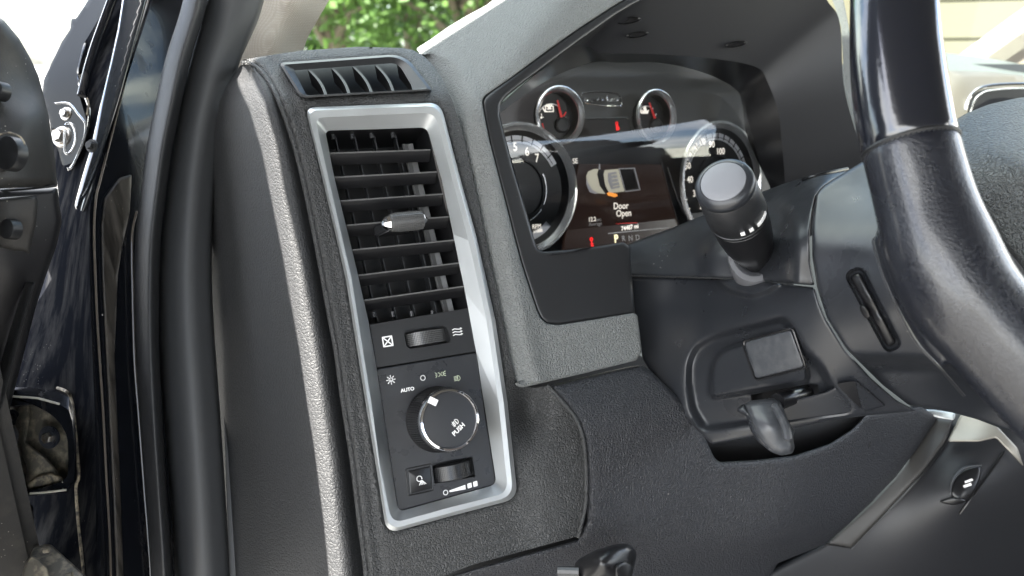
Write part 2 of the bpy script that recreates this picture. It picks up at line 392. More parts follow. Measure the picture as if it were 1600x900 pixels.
M = dict(
 leather=mat('dash_leather', (.033, .034, .035), .42, grain=(400, .00042), dust=(330, .33, DUST)),
 leather_side=mat('side_leather', (.030, .031, .033), .56, grain=(370, .00028)),
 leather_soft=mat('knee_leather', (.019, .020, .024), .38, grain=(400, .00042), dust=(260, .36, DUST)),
 pad=mat('grey_pad', (.130, .137, .136), .48, grain=(360, .00045)),
 airbag=mat('wheel_pad_leather', (.10, .105, .105), .40, grain=(270, .0010)),
 plas=mat('black_plastic', (.014, .0145, .016), .38, fine=(2600, .00006), dust=(300, .36, DUST)),
 plas2=mat('column_plastic', (.016, .0175, .021), .32, fine=(2200, .00005), dust=(280, .40, DUST), smudge=(25, .26, .42)),
 plas_smooth=mat('smooth_black_plastic', (.008, .008, .009), .28),
 hood=mat('visor_plastic', (.016, .0165, .019), .5, fine=(1800, .00003)),
 hoodwall=mat('visor_wall', (.10, .095, .09), .7, fine=(1500, .00003)),
 dark=mat('vent_dark', (.006, .006, .007), .45),
 blade=mat('vent_blade', (.008, .008, .009), .34),
 bedge=mat('worn_edge', (.10, .10, .10), .35), fin=mat('vent_fin', (.03, .031, .034), .3),
 silver=mat('satin_silver', (.54, .56, .57), .40, .85, smudge=(40, .38, .46), dust=(600,.3,(.8,.8,.8))),
 chrome=mat('chrome', (.8, .8, .82), .06, 1),
 chrome_s=mat('soft_chrome', (.78, .79, .80), .27, .75),
 rimleather=mat('wheel_leather', (.007, .008, .012), .30, spec=.55, coat=.4, coat_r=.14, grain=(560, .00007), fine=(500, .00008), dust=(200, .33, DUST), smudge=(35, .22, .36)),
 rubber=mat('rubber_seal', (.034, .036, .039), .5, fine=(1500, .00006), dust=(230, .34, (.4, .4, .38))),
 rubber2=mat('textured_seal', (.022, .023, .025), .45, fine=(3000, .00015)),
 paint=mat('black_car_paint', (.006, .007, .010), .22, spec=.4, coat=.35, coat_r=.06, dust=(170, .40, (.35, .33, .3)), streak=((.045, .04, .036), .12, .56, .8, 45)),
 paint_dusty=mat('dusty_black_paint', (.010, .013, .020), .25, coat=.6, coat_r=.1, dust=(260, .45, (.35, .32, .28)), streak=((.07, .075, .09), .15, .42, .75, 60)),
 pillar_dusty=mat('dusty_pillar_paint', (.008, .009, .012), .6, spec=.0, dust=(300, .5, (.2, .19, .17)), streak=((.045, .045, .046), .07, .44, .72, 60)),
 sealer=mat('seam_sealer', (.42, .36, .26), .7, mottle=(200, (.10, .09, .08), .4, .6)),
 dirt=mat('dusty_metal', (.15, .14, .12), .5, mottle=(140, (.42, .37, .28), .45, .70), fine=(700, .0002)),
 doorplas=mat('door_plastic', (.028, .027, .026), .6, fine=(900, .0001), dust=(300, .45, (.3, .28, .24)), mottle=(40, (.05, .045, .04), .5, .75)),
 steel=mat('bolt_steel', (.45, .44, .42), .35, .9, mottle=(300, (.3, .22, .12), .5, .7)),
 white=mat('white_print', (.8, .8, .8), .5),
 cream=mat('gauge_lettering', (.75, .72, .68), .5, em=((1, .93, .82), .10)),
 red=mat('red_needle', (.8, .03, .03), .4, em=((1, .05, .04), .02)),
 redlamp=mat('red_tell_tale', (.5, .01, .01), .5, em=((1, .02, .02), .12)),
 amber=mat('amber_display_mark', (.5, .2, .02), .5, em=((1, .35, .06), .12)),
 pcream=mat('yellow_display_mark', (.5, .5, .3), .5, em=((1, .9, .55), .16)),
 greyink=mat('dim_display_mark', (.2, .2, .2), .5, em=((.6, .6, .6), .03)),
 truckbody=mat('display_truck_paint', (.35, .34, .27), .5, em=((1, .95, .75), .04)),
 truckgrey=mat('display_truck_grey', (.25, .25, .26), .5, em=((.8, .8, .85), .02)),
 screen=mat('display_glass', (.010, .007, .006), .2, em=((.5, .28, .22), .004)),
 gface=mat('gauge_face', (.006, .006, .007), .4),
 gband=mat('gauge_scale_band', (.62, .62, .65), .4, .1),
 stalkcap=mat('stalk_cap', (.16, .165, .18), .5, fine=(2500, .00006)),
 bluegrey=mat('grey_plug', (.075, .08, .09), .5, mottle=(150, (.11, .12, .13), .4, .65)),
 plugm=mat('plug_plastic', (.038, .041, .047), .45, mottle=(150, (.06, .063, .068), .4, .7)), levm=mat('lever_plastic', (.035, .038, .043), .34, dust=(400,.4,(.3,.3,.3)), mottle=(200, (.06, .062, .066), .5, .75)),
 taupe=mat('taupe_trim', (.11, .10, .088), .35, .4),
 foot=mat('footwell', (.012, .014, .018), .7, fine=(600, .0002)),
)
def fabric():
    m, nt, b = newmat('beige_weave'); L = nt.links.new
    geo = nd(nt, 'ShaderNodeNewGeometry'); b.inputs['Roughness'].default_value = .85
    w1 = nd(nt, 'ShaderNodeTexWave', Scale=230.0, bands_direction='Z'); w2 = nd(nt, 'ShaderNodeTexWave', Scale=260.0, bands_direction='DIAGONAL')
    L(geo.outputs['Position'], w1.inputs['Vector']); L(geo.outputs['Position'], w2.inputs['Vector'])
    mu = nd(nt, 'ShaderNodeMath', operation='MULTIPLY'); L(w1.outputs[1], mu.inputs[0]); L(w2.outputs[1], mu.inputs[1])
    mx = nd(nt, 'ShaderNodeMix', data_type='RGBA'); mx.inputs[6].default_value = (.27, .245, .205, 1); mx.inputs[7].default_value = (.46, .42, .36, 1)
    L(mu.outputs[0], mx.inputs[0]); L(mx.outputs[2], b.inputs['Base Color'])
    bp = nd(nt, 'ShaderNodeBump'); bp.inputs['Distance'].default_value = .0004; L(mu.outputs[0], bp.inputs['Height']); L(bp.outputs[0], b.inputs['Normal'])
    return m
M['fabric'] = fabric()
def lensmat():
    m, nt, b = newmat('clear_lens'); L = nt.links.new
    out = nt.nodes['Material Output']; nt.nodes.remove(b)
    tr = nd(nt, 'ShaderNodeBsdfTransparent'); gl = nd(nt, 'ShaderNodeBsdfGlossy'); gl.inputs['Roughness'].default_value = .02
    fr = nd(nt, 'ShaderNodeFresnel'); fr.inputs[0].default_value = 1.78
    mx = nd(nt, 'ShaderNodeMixShader'); L(fr.outputs[0], mx.inputs[0]); L(tr.outputs[0], mx.inputs[1]); L(gl.outputs[0], mx.inputs[2]); L(mx.outputs[0], out.inputs[0])
    return m
M['lens'] = lensmat()

# ------------------------------------------------------------------ shared reference planes of the dashboard
FACE = Pl(640, 490, .52, tiltn(24))
TOPP = Pl(560, 150, FACE.d(560, 150), tiltn(62))
CLU = Pl(960, 290, .745, tiltn(10))
def D_face(X, Y): return FACE.darr(X, Y)

# (roof is traced below, once the side panel is known)
# ------------------------------------------------------------------ setting: ground
def ground():
    m, nt, b = newmat('concrete_ground'); L = nt.links.new; geo = nd(nt, 'ShaderNodeNewGeometry')
    n = nd(nt, 'ShaderNodeTexNoise', Scale=1.2, Detail=8.0); L(geo.outputs['Position'], n.inputs['Vector'])
    mx = nd(nt, 'ShaderNodeMix', data_type='RGBA'); mx.inputs[6].default_value = (.13, .13, .125, 1); mx.inputs[7].default_value = (.21, .205, .195, 1)
    L(n.outputs[0], mx.inputs[0]); L(mx.outputs[2], b.inputs['Base Color']); b.inputs['Roughness'].default_value = .9
    g = Geo(); g.add([(-300,-300,0),(300,-300,0),(300,300,0),(-300,300,0)], [(0,1,2,3)])
    thing(g.build('ground', m, smooth=False), None, None, kind='structure')
ground()

# trees seen through the windscreen
def leafmat(name, c1, c2):
    m, nt, b = newmat(name); L = nt.links.new; geo = nd(nt, 'ShaderNodeNewGeometry')
    n = nd(nt, 'ShaderNodeTexNoise', Scale=1.5, Detail=3.0); L(geo.outputs['Position'], n.inputs['Vector'])
    mx = nd(nt, 'ShaderNodeMix', data_type='RGBA'); mx.inputs[6].default_value = (*c1, 1); mx.inputs[7].default_value = (*c2, 1)
    L(n.outputs[0], mx.inputs[0]); L(mx.outputs[2], b.inputs['Base Color']); b.inputs['Roughness'].default_value = .45
    b.inputs['Transmission Weight'].default_value = 0
    out = nt.nodes['Material Output']; tl = nd(nt, 'ShaderNodeBsdfTranslucent'); L(mx.outputs[2], tl.inputs[0])
    ms = nd(nt, 'ShaderNodeMixShader'); ms.inputs[0].default_value = .4; L(b.outputs[0], ms.inputs[1]); L(tl.outputs[0], ms.inputs[2]); L(ms.outputs[0], out.inputs[0])
    return m
LEAF = leafmat('leaves', (.05, .11, .018), (.13, .21, .05)); BARK = mat('bark', (.13, .10, .07), .9, fine=(40, .01))
def tree(x, y, h, r, label, n=5200, seed=1, base=.30):
    rr = np.random.default_rng(seed); t = empty('leafy_tree', (x, y, 0), label, 'tree', 'trees beyond the windscreen')
    g = Geo(); top = Vector((x+rr.normal()*.3, y, h*.75))
    g.tube([Vector((x, y, 0)), Vector((x+.1, y, h*.3)), Vector((x-.1, y+.1, h*.55)), top], [.2, .16, .11, .04], 10)
    cl = []
    for i in range(26):
        a = rr.uniform(0, 6.283); e = rr.uniform(-.35, 1); q = r*rr.uniform(.35, 1)
        c = Vector((x+math.cos(a)*q*(1-.4*max(e, 0)), y+math.sin(a)*q*(1-.4*max(e, 0)), h*(base+.35)+e*h*.35)); cl.append(c)
        s = Vector((x, y, h*rr.uniform(.25, .6))); g.tube([s, (s+c)/2+Vector((0, 0, .15)), c], [.06, .04, .015], 6)
    g.build('trunk', BARK, t)
    vs = []; fs = []
    for i in range(n):
        c = cl[rr.integers(len(cl))]; p = c+Vector(rr.normal(size=3))*r*.26
        a = Vector(rr.normal(size=3)).normalized(); b_ = a.orthogonal().normalized(); s = rr.uniform(.05, .11)
        k = len(vs); vs += [p-a*s, p+b_*s*.45, p+a*s, p-b_*s*.45]; fs.append((k, k+1, k+2, k+3))
    link('crown', mesh(vs, fs, False), LEAF, t)
def gpos(px, dist): 
    r = ray(px, 97); r.z = 0; r.normalize(); return CAM.x+r.x*dist, CAM.y+r.y*dist
for i, (px, ds, h, r, lb) in enumerate([
    (520, 11, 5.5, 1.9, 'bright green leafy tree just right of the beige pillar'),
    (640, 13, 6.5, 2.3, 'dense green tree behind the defroster vent'),
    (740, 10.5, 5.0, 1.7, 'thinner tree with a bare brown trunk above the dashboard corner')]):
    x, y = gpos(px, ds); tree(x, y, h, r, lb, seed=i+3, base=.12, n=6500)
def hedge():
    rr = np.random.default_rng(5); vs = []; fs = []
    for i in range(9000):
        px = rr.uniform(430, 1000); x, y = gpos(px, rr.uniform(17, 19)); p = Vector((x, y, abs(rr.normal())*.0+rr.uniform(0, 3.4+math.sin(px*.05)*.5)))
        a = Vector(rr.normal(size=3)).normalized(); b_ = a.orthogonal().normalized(); s = rr.uniform(.10, .2)
        k = len(vs); vs += [p-a*s, p+b_*s*.5, p+a*s, p-b_*s*.5]; fs.append((k, k+1, k+2, k+3))
    o = link('hedgerow', mesh(vs, fs, False), LEAF); thing(o, 'far green hedgerow behind the trees in the windscreen', 'hedge', kind='stuff')
hedge()
# beige building beyond the passenger side of the windscreen
def building():
    x, y = gpos(1560, 14); t = empty('beige_building', (x, y, 0), 'pale beige house wall with roll-up garage door seen through the windscreen', 'building')
    fw = Vector((ray(1560, 97).x, ray(1560, 97).y, 0)).normalized(); rt = Vector((fw.y, -fw.x, 0))
    rt = (rt + fw*.18).normalized(); fw = Vector((-rt.y, rt.x, 0))
    wm = mat('stucco', (.095, .083, .055), .9, fine=(60, .004)); tm = mat('garage_door', (.11, .10, .07), .7); gm = mat('dark_trim', (.06, .053, .04), .8)  # darker tone for the cornice and roof
    c = Vector((x, y, 0))
    Geo().box(c+Vector((0,0,2.6))+fw*.3, rt*5.5, fw*.3, (0,0,2.6)).build('wall', wm, t)
    d = Geo()
    for k in range(5): d.box(c+rt*1.2+Vector((0,0,.28+k*.56))-fw*.04, rt*2.2, fw*.05, (0,0,.265))
    d.build('garage_door', tm, t, bevel=.01)
    Geo().box(c-rt*1.15-fw*.06+Vector((0,0,1.6)), rt*.07, fw*.06, (0,0,1.6)).build('door_trim', tm, t)
    Geo().box(c+rt*3.5-fw*.06+Vector((0,0,1.6)), rt*.07, fw*.06, (0,0,1.6)).build('door_trim', tm, t)
    Geo().box(c-fw*.08+Vector((0,0,2.98)), rt*5.5, fw*.07, (0,0,.09)).build('cornice', gm, t)
    Geo().box(c+Vector((0,0,5.35))+fw*.1, rt*5.9, fw*.9, (0,0,.12)).build('roof', gm, t)
building()
wl = Geo(); wl.box((10.5, -32, 1.15), (.12, 0, 0), (0, 32, 0), (0, 0, 1.15)); thing(wl.build('reflected_wall', mat('reflected_wall_white', (.72, .74, .66), .9, fine=(30, .01)), bevel=.02), 'added long white wall on the passenger side, reflected in the gauge lens', 'wall')  # unseen bright wall, added for its reflection in the gauge lens

# ------------------------------------------------------------------ cab shell (roof and passenger side keep the sky off the dash)
cab = empty('truck_cab', (.9, -.3, 1.0), 'black pickup cab body round the open driver door, its pillar edge showing rolled seams', 'truck body')

g = Geo(); g.box((1.68, -.5, .85), (.03, 0, 0), (0, 1.6, 0), (0, 0, .36)); g.build('passenger_door', M['doorplas'], cab)
g = Geo(); g.box((1.66, -.55, 1.52), (.03, 0, 0), (0, .06, 0), (0, 0, .34)); g.build('door_pillar', M['doorplas'], cab)
g = Geo(); g.box((.9, -1.7, .9), (.8, 0, 0), (0, .04, 0), (0, 0, .40)); g.build('rear_wall', M['doorplas'], cab)
g = Geo()
g.tube([(1.62, .42, 1.84), (1.66, 1.25, 1.24)], .045, 10); g.build('passenger_pillar', M['fabric'], cab)
g = Geo(); g.box((.9, .2, .45), (.85, 0, 0), (0, 1.9, 0), (0, 0, .02)); g.build('cab_floor', M['foot'], cab)
def seat(x, label):
    t = cab
    cloth = mat('brown_seat_leather', (.10, .075, .06), .5, grain=(300, .0004))
    g = Geo(); g.box((x, -.35, .78), (.25, 0, 0), (0, .27, 0), (0, 0, .08)); g.build('seat_cushion', cloth, t, bevel=.03)
    g = Geo(); g.box((x, -.70, 1.12), (.24, 0, 0), (0, .07, -.01), (0, -.08, .32)); g.build('seat_backrest', cloth, t, bevel=.03)
    g = Geo(); g.box((x, -.80, 1.52), (.13, 0, 0), (0, .05, 0), (0, -.01, .09)); g.build('headrest', cloth, t, bevel=.03)
def windscreen():
    m, nt, b = newmat('tinted_glass'); nt.nodes.remove(b); L = nt.links.new
    tr = nd(nt, 'ShaderNodeBsdfTransparent'); tr.inputs[0].default_value = (.78, .86, .80, 1)
    gl = nd(nt, 'ShaderNodeBsdfGlossy'); gl.inputs['Roughness'].default_value = .01
    mx = nd(nt, 'ShaderNodeMixShader'); mx.inputs[0].default_value = .04; L(tr.outputs[0], mx.inputs[1]); L(gl.outputs[0], mx.inputs[2]); L(mx.outputs[0], nt.nodes['Material Output'].inputs[0])
    g = Geo(); loops = []
    for i in range(7):
        t = i/6; loops.append([Vector((.06+1.56*j/12, 1.30-.78*t-(.06*(2*j/12-1)**2), 1.18+.69*t+.03*math.sin(t*3.14))) for j in range(13)])
    g.loft(loops, closed=False); g.build('windscreen', m, cab, angle=80)
windscreen()
# inner panel of the open door, out of frame to the left
g = Geo(); a_, b_ = Vector((-.13, .60, 0)), Vector((-1.08, .22, 0)); k_ = (b_-a_).normalized().cross(Vector((0,0,1)))*.035
g.loft([[a_-k_, b_-k_, b_+k_, a_+k_], [p+Vector((0,0,0)) for p in (a_-k_, b_-k_, b_+k_, a_+k_)]]) if 0 else None
DOORPTS = (a_, b_, k_)
seat(.48, 'brown leather driver seat'); seat(1.22, 'brown leather passenger seat')

# ------------------------------------------------------------------ left side: door opening, painted pillar, seals
Z = 0
# painted sheet metal behind the seals (door opening flange), facing left/rear
pil = [(418,-40),(395,0),(350,60),(320,160),(300,300),(290,450),(290,600),(300,750),(315,940),(150,940),(150,800),(148,640),(142,500),(140,420),(140,330),(150,280),(175,170),(205,80),(235,0),(250,-40)]
dp = tps([(235,0,.66),(400,-20,.70),(190,150,.61),(320,160,.68),(165,300,.585),(300,300,.67),(153,450,.575),(290,450,.66),(160,640,.57),(295,640,.655),(172,900,.56),(310,900,.645)])
sheet('painted_pillar', pil, dp, M['paint'], cab, res=8)
# rolled flange beads in the paint (seam lines)
def bead(name, pts, w, mat_, par, d, lift=.002, n=6, label=None):
    q = cr(pts, 6); path = [P(x, y, (d(np.array([x]), np.array([y]))[0] if callable(d) else d)-lift) for x, y in q]
    g = Geo(); ws = [w*FPX**-1*dep(p) for p in path]; g.tube(path, ws, 8); return g.build(name, mat_, par, label)
M['bead'] = mat('flange_bead', (.10, .085, .07), .3, coat=.6)
bead('flange_seam', [(237,-20),(226,20),(205,90),(190,150),(172,220),(157,280),(150,310),(147,360),(149,430),(152,500),(157,580),(161,640),(166,740),(171,830),(174,920)], 1.7, M['bead'], cab, dp, .003)
bead('flange_seam', [(214,330),(207,360),(206,400),(207,450),(210,560),(216,640),(225,760),(233,860),(237,930)], 1.6, M['bead'], cab, dp, .004)
sheet('reflection_flange', [(163,310),(186,278),(206,272),(203,330),(192,380),(184,430),(179,560),(183,650),(188,760),(193,900),(193,940),(183,940),(176,760),(170,640),(164,520),(159,420),(158,350)], lambda X, Y: dp(X, Y)-.003, mat('brown_reflection_paint', (.020, .018, .016), .35, streak=((.075,.066,.056), .06, .42, .62, 90), dust=(300,.5,(.25,.22,.18))), cab, res=5, edge=(5, .0028))  # cabin's brown reflection in the pillar, painted as a sheet with dust specks
# outer body side: glossy rolled panel catching the sky
outer = [(262,-40),(240,-5),(212,80),(190,150),(172,215),(160,270),(150,310),(142,420),(146,560),(152,700),(160,940),(-60,940),(-60,300),(60,296),(92,310),(70,125),(100,65),(140,-5),(160,-40)]
do = tps([(250,-20,.655),(150,-20,.76),(190,150,.60),(120,60,.74),(85,140,.72),(130,180,.655),(150,310,.575),(105,330,.64),(80,300,.70),(150,500,.565),(90,470,.63),(155,800,.555),(60,620,.62),(60,800,.62),(0,900,.64),(120,620,.60),(120,800,.59),(0,600,.66)])
sheet('hinge_pillar', outer, lambda X, Y: do(X, Y), M['pillar_dusty'], cab, res=7)
_do = do
do = lambda X, Y: _do(X, Y) + (.0022*np.sin(np.asarray(X)*.28+np.asarray(Y)*.012) + .0012*np.sin(np.asarray(X)*.62-np.asarray(Y)*.006))*sstep(280, 380, np.asarray(Y))
def offp(d, k): return lambda X, Y: d(X, Y)-k
# the bright rounded gutter
gut = cr([(214,-30,.63),(196,40,.62),(181,100,.61),(166,160,.60),(153,210,.595),(143,255,.59),(133,295,.585),(120,330,.585)], 6)
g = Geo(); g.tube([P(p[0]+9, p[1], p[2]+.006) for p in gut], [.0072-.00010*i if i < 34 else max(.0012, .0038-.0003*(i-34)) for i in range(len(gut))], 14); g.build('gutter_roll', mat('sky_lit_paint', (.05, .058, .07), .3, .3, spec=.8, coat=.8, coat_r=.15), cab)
GUT = Pl(172, 170, .585, (-.25, -.75, .62))
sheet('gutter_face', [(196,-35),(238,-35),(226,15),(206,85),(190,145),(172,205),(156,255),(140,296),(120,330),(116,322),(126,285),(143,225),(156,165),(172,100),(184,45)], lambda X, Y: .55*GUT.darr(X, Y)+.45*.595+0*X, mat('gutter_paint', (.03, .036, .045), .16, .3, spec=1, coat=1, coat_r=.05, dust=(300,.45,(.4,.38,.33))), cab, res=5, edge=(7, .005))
g = Geo(); g.tube([P(*p) for p in cr([(186,-30,.64),(168,20,.635),(150,70,.63),(138,110,.625),(128,150,.62)], 6)], .0038, 12); g.build('gutter_fold', M['paint'], cab)
bead('sealer_line', [(112,48),(117,55),(132,66),(126,90),(121,112),(124,130),(134,152),(140,172),(138,200),(130,225),(118,252),(108,266)], 2.2, mat('glossy_sealer', (.03,.03,.03), .15, coat=1), cab, do, .006)
bead('sealer_line', [(125,118),(130,142),(138,160),(136,180)], 1.6, M['sealer'], cab, do, .010)
bead('sealer_line', [(90,606),(104,612),(112,625),(117,665),(121,710),(123,745),(119,760),(121,800),(126,850),(130,890),(131,930)], 2.3, M['sealer'], cab, do, .003)
# fender edge running up to the top left
fe = [(165,-40),(138,0),(118,30),(111,28),(110,45),(96,66),(68,125),(66,150),(98,260),(118,252),(130,225),(136,190),(124,150),(120,110),(130,70),(160,20),(190,-40)]
sheet('fender_edge', fe, tps([(150,-20,.70),(110,40,.70),(70,130,.68),(100,240,.645),(130,190,.63),(125,100,.65),(180,-20,.66)]), mat('fender_inner', (.008,.008,.009), .55, spec=.08, dust=(200,.4,(.3,.28,.25))), cab, res=6)
# bolts on the pillar
def bolt(px, py, d, r, name='bolt', mt='steel'):
    nrm = (P(px, py, d)-P(px+20, py-10, d+.02)).normalized(); nrm = (-Rt*.25 - Fw + Up*.1).normalized()
    p = Pl(px, py, d, nrm); g = Geo(); 
    for (r0, h0, h1, n) in ((r*1.7, 0, r*.35, 24), (r*1.25, r*.35, r*.55, 24), (r, r*.5, r*1.3, 6)):
        lo = [p.pt(r0*math.cos(6.283*j/n), r0*math.sin(6.283*j/n), h0) for j in range(n)]
        hi = [p.pt(r0*.92*math.cos(6.283*j/n), r0*.92*math.sin(6.283*j/n), h1) for j in range(n)]
        g.loft([lo, hi], True, True)
    return g.build(name, M[mt], cab)
bolt(98, 214, .62, .0055); bolt(104, 178, .625, .0035)
bolt(144, 228, .575, .0032, 'grommet', 'rubber2')
g = Geo(); g.tube([P(x, y, .607) for x, y in cr([(103,196),(112,194),(118,205),(118,222),(112,236),(104,240),(101,228)], 4, True)], .0012, 8); g.build('washer_ring', M['chrome_s'], cab)
g = Geo(); g.tube([P(x, y, .606) for x, y in cr([(86,162),(108,162),(122,178),(134,196),(128,226),(112,262),(106,262)], 4)], .0009, 8); g.build('bracket_edge', M['chrome_s'], cab)

# door seals (two rolls)
seal = empty('door_seal', P(290, 450, .57), 'thick black rubber weatherstrip running down the door opening', 'weatherstrip')
def roll(name, L, R_, d, m, flat=1.0):
    """L, R_: left/right outline pixels at the same stations"""
    pts = cr([(*a, *b) for a, b in zip(L, R_)], 6); path = []; rr = []
    for x0, y0, x1, y1 in pts:
        dd = d((x0+x1)/2, (y0+y1)/2) if callable(d) else d
        path.append(P((x0+x1)/2, (y0+y1)/2, dd)); rr.append(math.hypot(x1-x0, y1-y0)/2*dd/FPX)
    g = Geo(); g.tube(path, rr, 40, upv=Rt); return g.build(name, m, seal)
dseal = lambda x, y: .60-.00003*y
def prof(name, L, R_, prf, d, m):
    """lofted moulding: prf = [(t across, depth offset)]"""
    q = cr([(*a, *b) for a, b in zip(L, R_)], 8); q2 = cr(prf, 6); g = Geo(); loops = []
    for x0, y0, x1, y1 in q:
        lp = []
        for t, dd in q2: lp.append(P(x0+(x1-x0)*t, y0+(y1-y0)*t, d(x0, y0)+dd))
        lp += [p+(p-CAM).normalized()*.012 for p in reversed(lp)]
        loops.append(lp)
    g.loft(loops, True, True); return g.build(name, m, seal, angle=60)
prof('inner_bulb', [(326,-30),(311,30),(290,110),(272,200),(258,300),(248,400),(247,500),(252,600),(260,700),(268,800),(276,940)],
     [(420,-30),(404,30),(374,100),(350,190),(336,290),(331,400),(334,500),(341,600),(348,700),(354,800),(362,940)],
     [(0,.012),(.03,.003),(.10,-.005),(.28,-.0105),(.48,-.0115),(.66,-.0085),(.82,-.003),(.93,.002),(.98,.007),(1,.014)], lambda x, y: .60, M['rubber'])
prof('outer_lip', [(292,-30),(281,20),(259,90),(243,160),(229,230),(220,300),(212,370),(209,450),(211,540),(217,640),(226,760),(233,860),(238,940)],
     [(330,-30),(320,20),(299,90),(284,160),(270,230),(260,300),(252,370),(249,450),(249,540),(253,640),(260,760),(267,860),(272,940)],
     [(0,.016),(.05,.004),(.2,-.003),(.42,-.008),(.62,-.010),(.8,-.006),(.93,.002),(1,.012)], lambda x, y: .575, M['rubber2'])

# ------------------------------------------------------------------ beige windscreen pillar trim
pt_ = empty('windscreen_pillar_trim', P(440, 40, .72), 'beige woven cloth pillar cover rising from the dash corner', 'pillar trim')
sheet('woven_cover', [(440,-45),(404,5),(385,45),(368,92),(368,118),(420,112),(472,86),(480,60),(498,28),(520,-10),(535,-45)],
      tps([(400,0,.70),(372,92,.69),(450,0,.665),(425,60,.66),(415,100,.66),(510,0,.69),(474,80,.69),(530,-40,.70),(440,-40,.68)]), M['fabric'], pt_, res=6, th=.004)

# ------------------------------------------------------------------ DASHBOARD
dash = empty('dashboard', P(700, 600, .6), 'black grained pickup dashboard with a grey upper pad and light scuffs', 'dashboard')
SEAM = [(374,99),(386,100),(400,108),(416,126),(430,152),(444,188),(457,228),(469,275),(480,325),(490,375),(500,428),(511,490),(522,548),(533,629),(546,711),(558,810),(566,870),(573,945)]
BEZ_OUT = [(477,168),(581,164),(688,160),(719,278),(745,372),(774,500),(793,629),(809,779),(706,806),(604,834),(588,732),(571,629),(540,435),(504,280)]
TR_R = [(808,602),(797,560),(787,510),(775,450),(762,390),(748,320),(735,262),(722,205),(708,160),(692,125),(676,101),(660,86)]
trim = SEAM + [(740,882),(903,838),(913,815),(915,769),(913,704),(905,667),(882,634),(856,603),(835,606)] + TR_R + [(645,78),(630,75),(560,73),(470,79),(410,88),(380,93)]
def lens_depth(X, Y): return smax([FACE.darr(X, Y), TOPP.darr(X, Y)], .004)
def trimd(X, Y):
    d = lens_depth(X, Y)+.004
    d = d + .018*np.exp(-((X-828)/26)**2-((Y-640)/45)**2) - .006*sstep(640, 760, Y)*sstep(800, 860, X)
    ds = pdist(X, Y, SEAM, False)                      # rolled bead at the left seam, then a slight valley
    d = d + .010*np.clip(1-ds/13, 0, 1)**2
    d = d + .0016*np.exp(-((ds-26)/7)**2)
    return d
b_hole = rpoly(BEZ_OUT, [16,0,20,0,0,0,0,22,0,22,0,0,0,0], 6)
dv_out = rpoly([(436,98),(632,84),(676,141),(470,153)], [6,22,6,8], 6)
sheet('surround_trim', trim, trimd, M['leather'], dash, holes=[[tuple(p) for p in b_hole], [tuple(p) for p in rpoly([(438,99.5),(631,85.5),(674,140),(471,152)], [6,22,6,8], 6)]], res=5.5, hedge=(5, .002), th=.004)

SEAMB = [(x+3.5, y) for x, y in SEAM]
Geo().tube([P(x, y, float(lens_depth(np.array([x*1.]), np.array([y*1.]))[0])+.0075) for x, y in cr(SEAMB, 5)], .0019, 10).build('rolled_edge', M['leather'], dash)
# end panel (side of the dash)
epL = [(374,104),(352,138),(343,160),(336,200),(330,250),(327,330),(328,400),(326,470),(329,560),(332,640),(338,750),(344,860),(348,945)]
EPR = [(SEAM[i][0]+4, SEAM[i][1]) for i in range(len(SEAM)-1, -1, -1)]
ep = epL + EPR
yl = np.array([p[1] for p in epL]); xl = np.array([p[0] for p in epL]); ys_ = np.array([p[1] for p in SEAM]); xs_ = np.array([p[0] for p in SEAM])
_pu = np.array([0, .10, .30, .50, .66, .76, .83, .88, .93, .965, 1.0]); 
_pd = np.array([.150, .118, .078, .044, .020, .009, .0065, .0075, .0115, .017, .026])
def epd(X, Y):
    a = np.interp(Y, yl, xl); b = np.interp(Y, ys_, xs_); u = np.clip((X-a)/np.maximum(b-a, 1), 0, 1.05)
    base = smax([FACE.darr(b, Y), TOPP.darr(b, Y)], .004)
    u2 = u; top = sstep(260, 100, Y)
    return base + np.interp(u2, np.linspace(0, 1, 101), np.interp(np.linspace(0, 1, 101), _pu, _pd)) + .03*top*(1-u)
def smooth_ep(X, Y, D): return D
# smooth the profile
_uu = np.linspace(0, 1, 201); _pp = np.interp(_uu, _pu, _pd); _k = np.exp(-(np.arange(-12, 13)/5.)**2); _k /= _k.sum(); _pp = np.convolve(np.pad(_pp, 12, 'edge'), _k, 'valid')
def epd(X, Y):
    a = np.interp(Y, yl, xl); b = np.interp(Y, ys_, xs_); u = np.clip((X-a)/np.maximum(b-a, 1), 0, 1)
    base = smax([FACE.darr(b, Y), TOPP.darr(b, Y)], .004)
    return base + np.interp(u, _uu, _pp)*np.clip((b-a)/190, .35, 1.1) + .02*sstep(230, 110, Y)*(1-u)
sheet('end_panel', ep, epd, M['leather_side'], dash, res=5.5, edge=(5, .002), th=.004)

# backing so that no daylight leaks through gaps
sheet('inner_structure', [(372,110),(660,95),(760,150),(860,500),(1010,560),(1100,700),(1240,720),(1440,640),(1560,700),(1560,960),(360,960),(345,500),(345,200)],
      lambda X, Y: D_face(X, Y)+.16, M['dark'], dash, res=20)

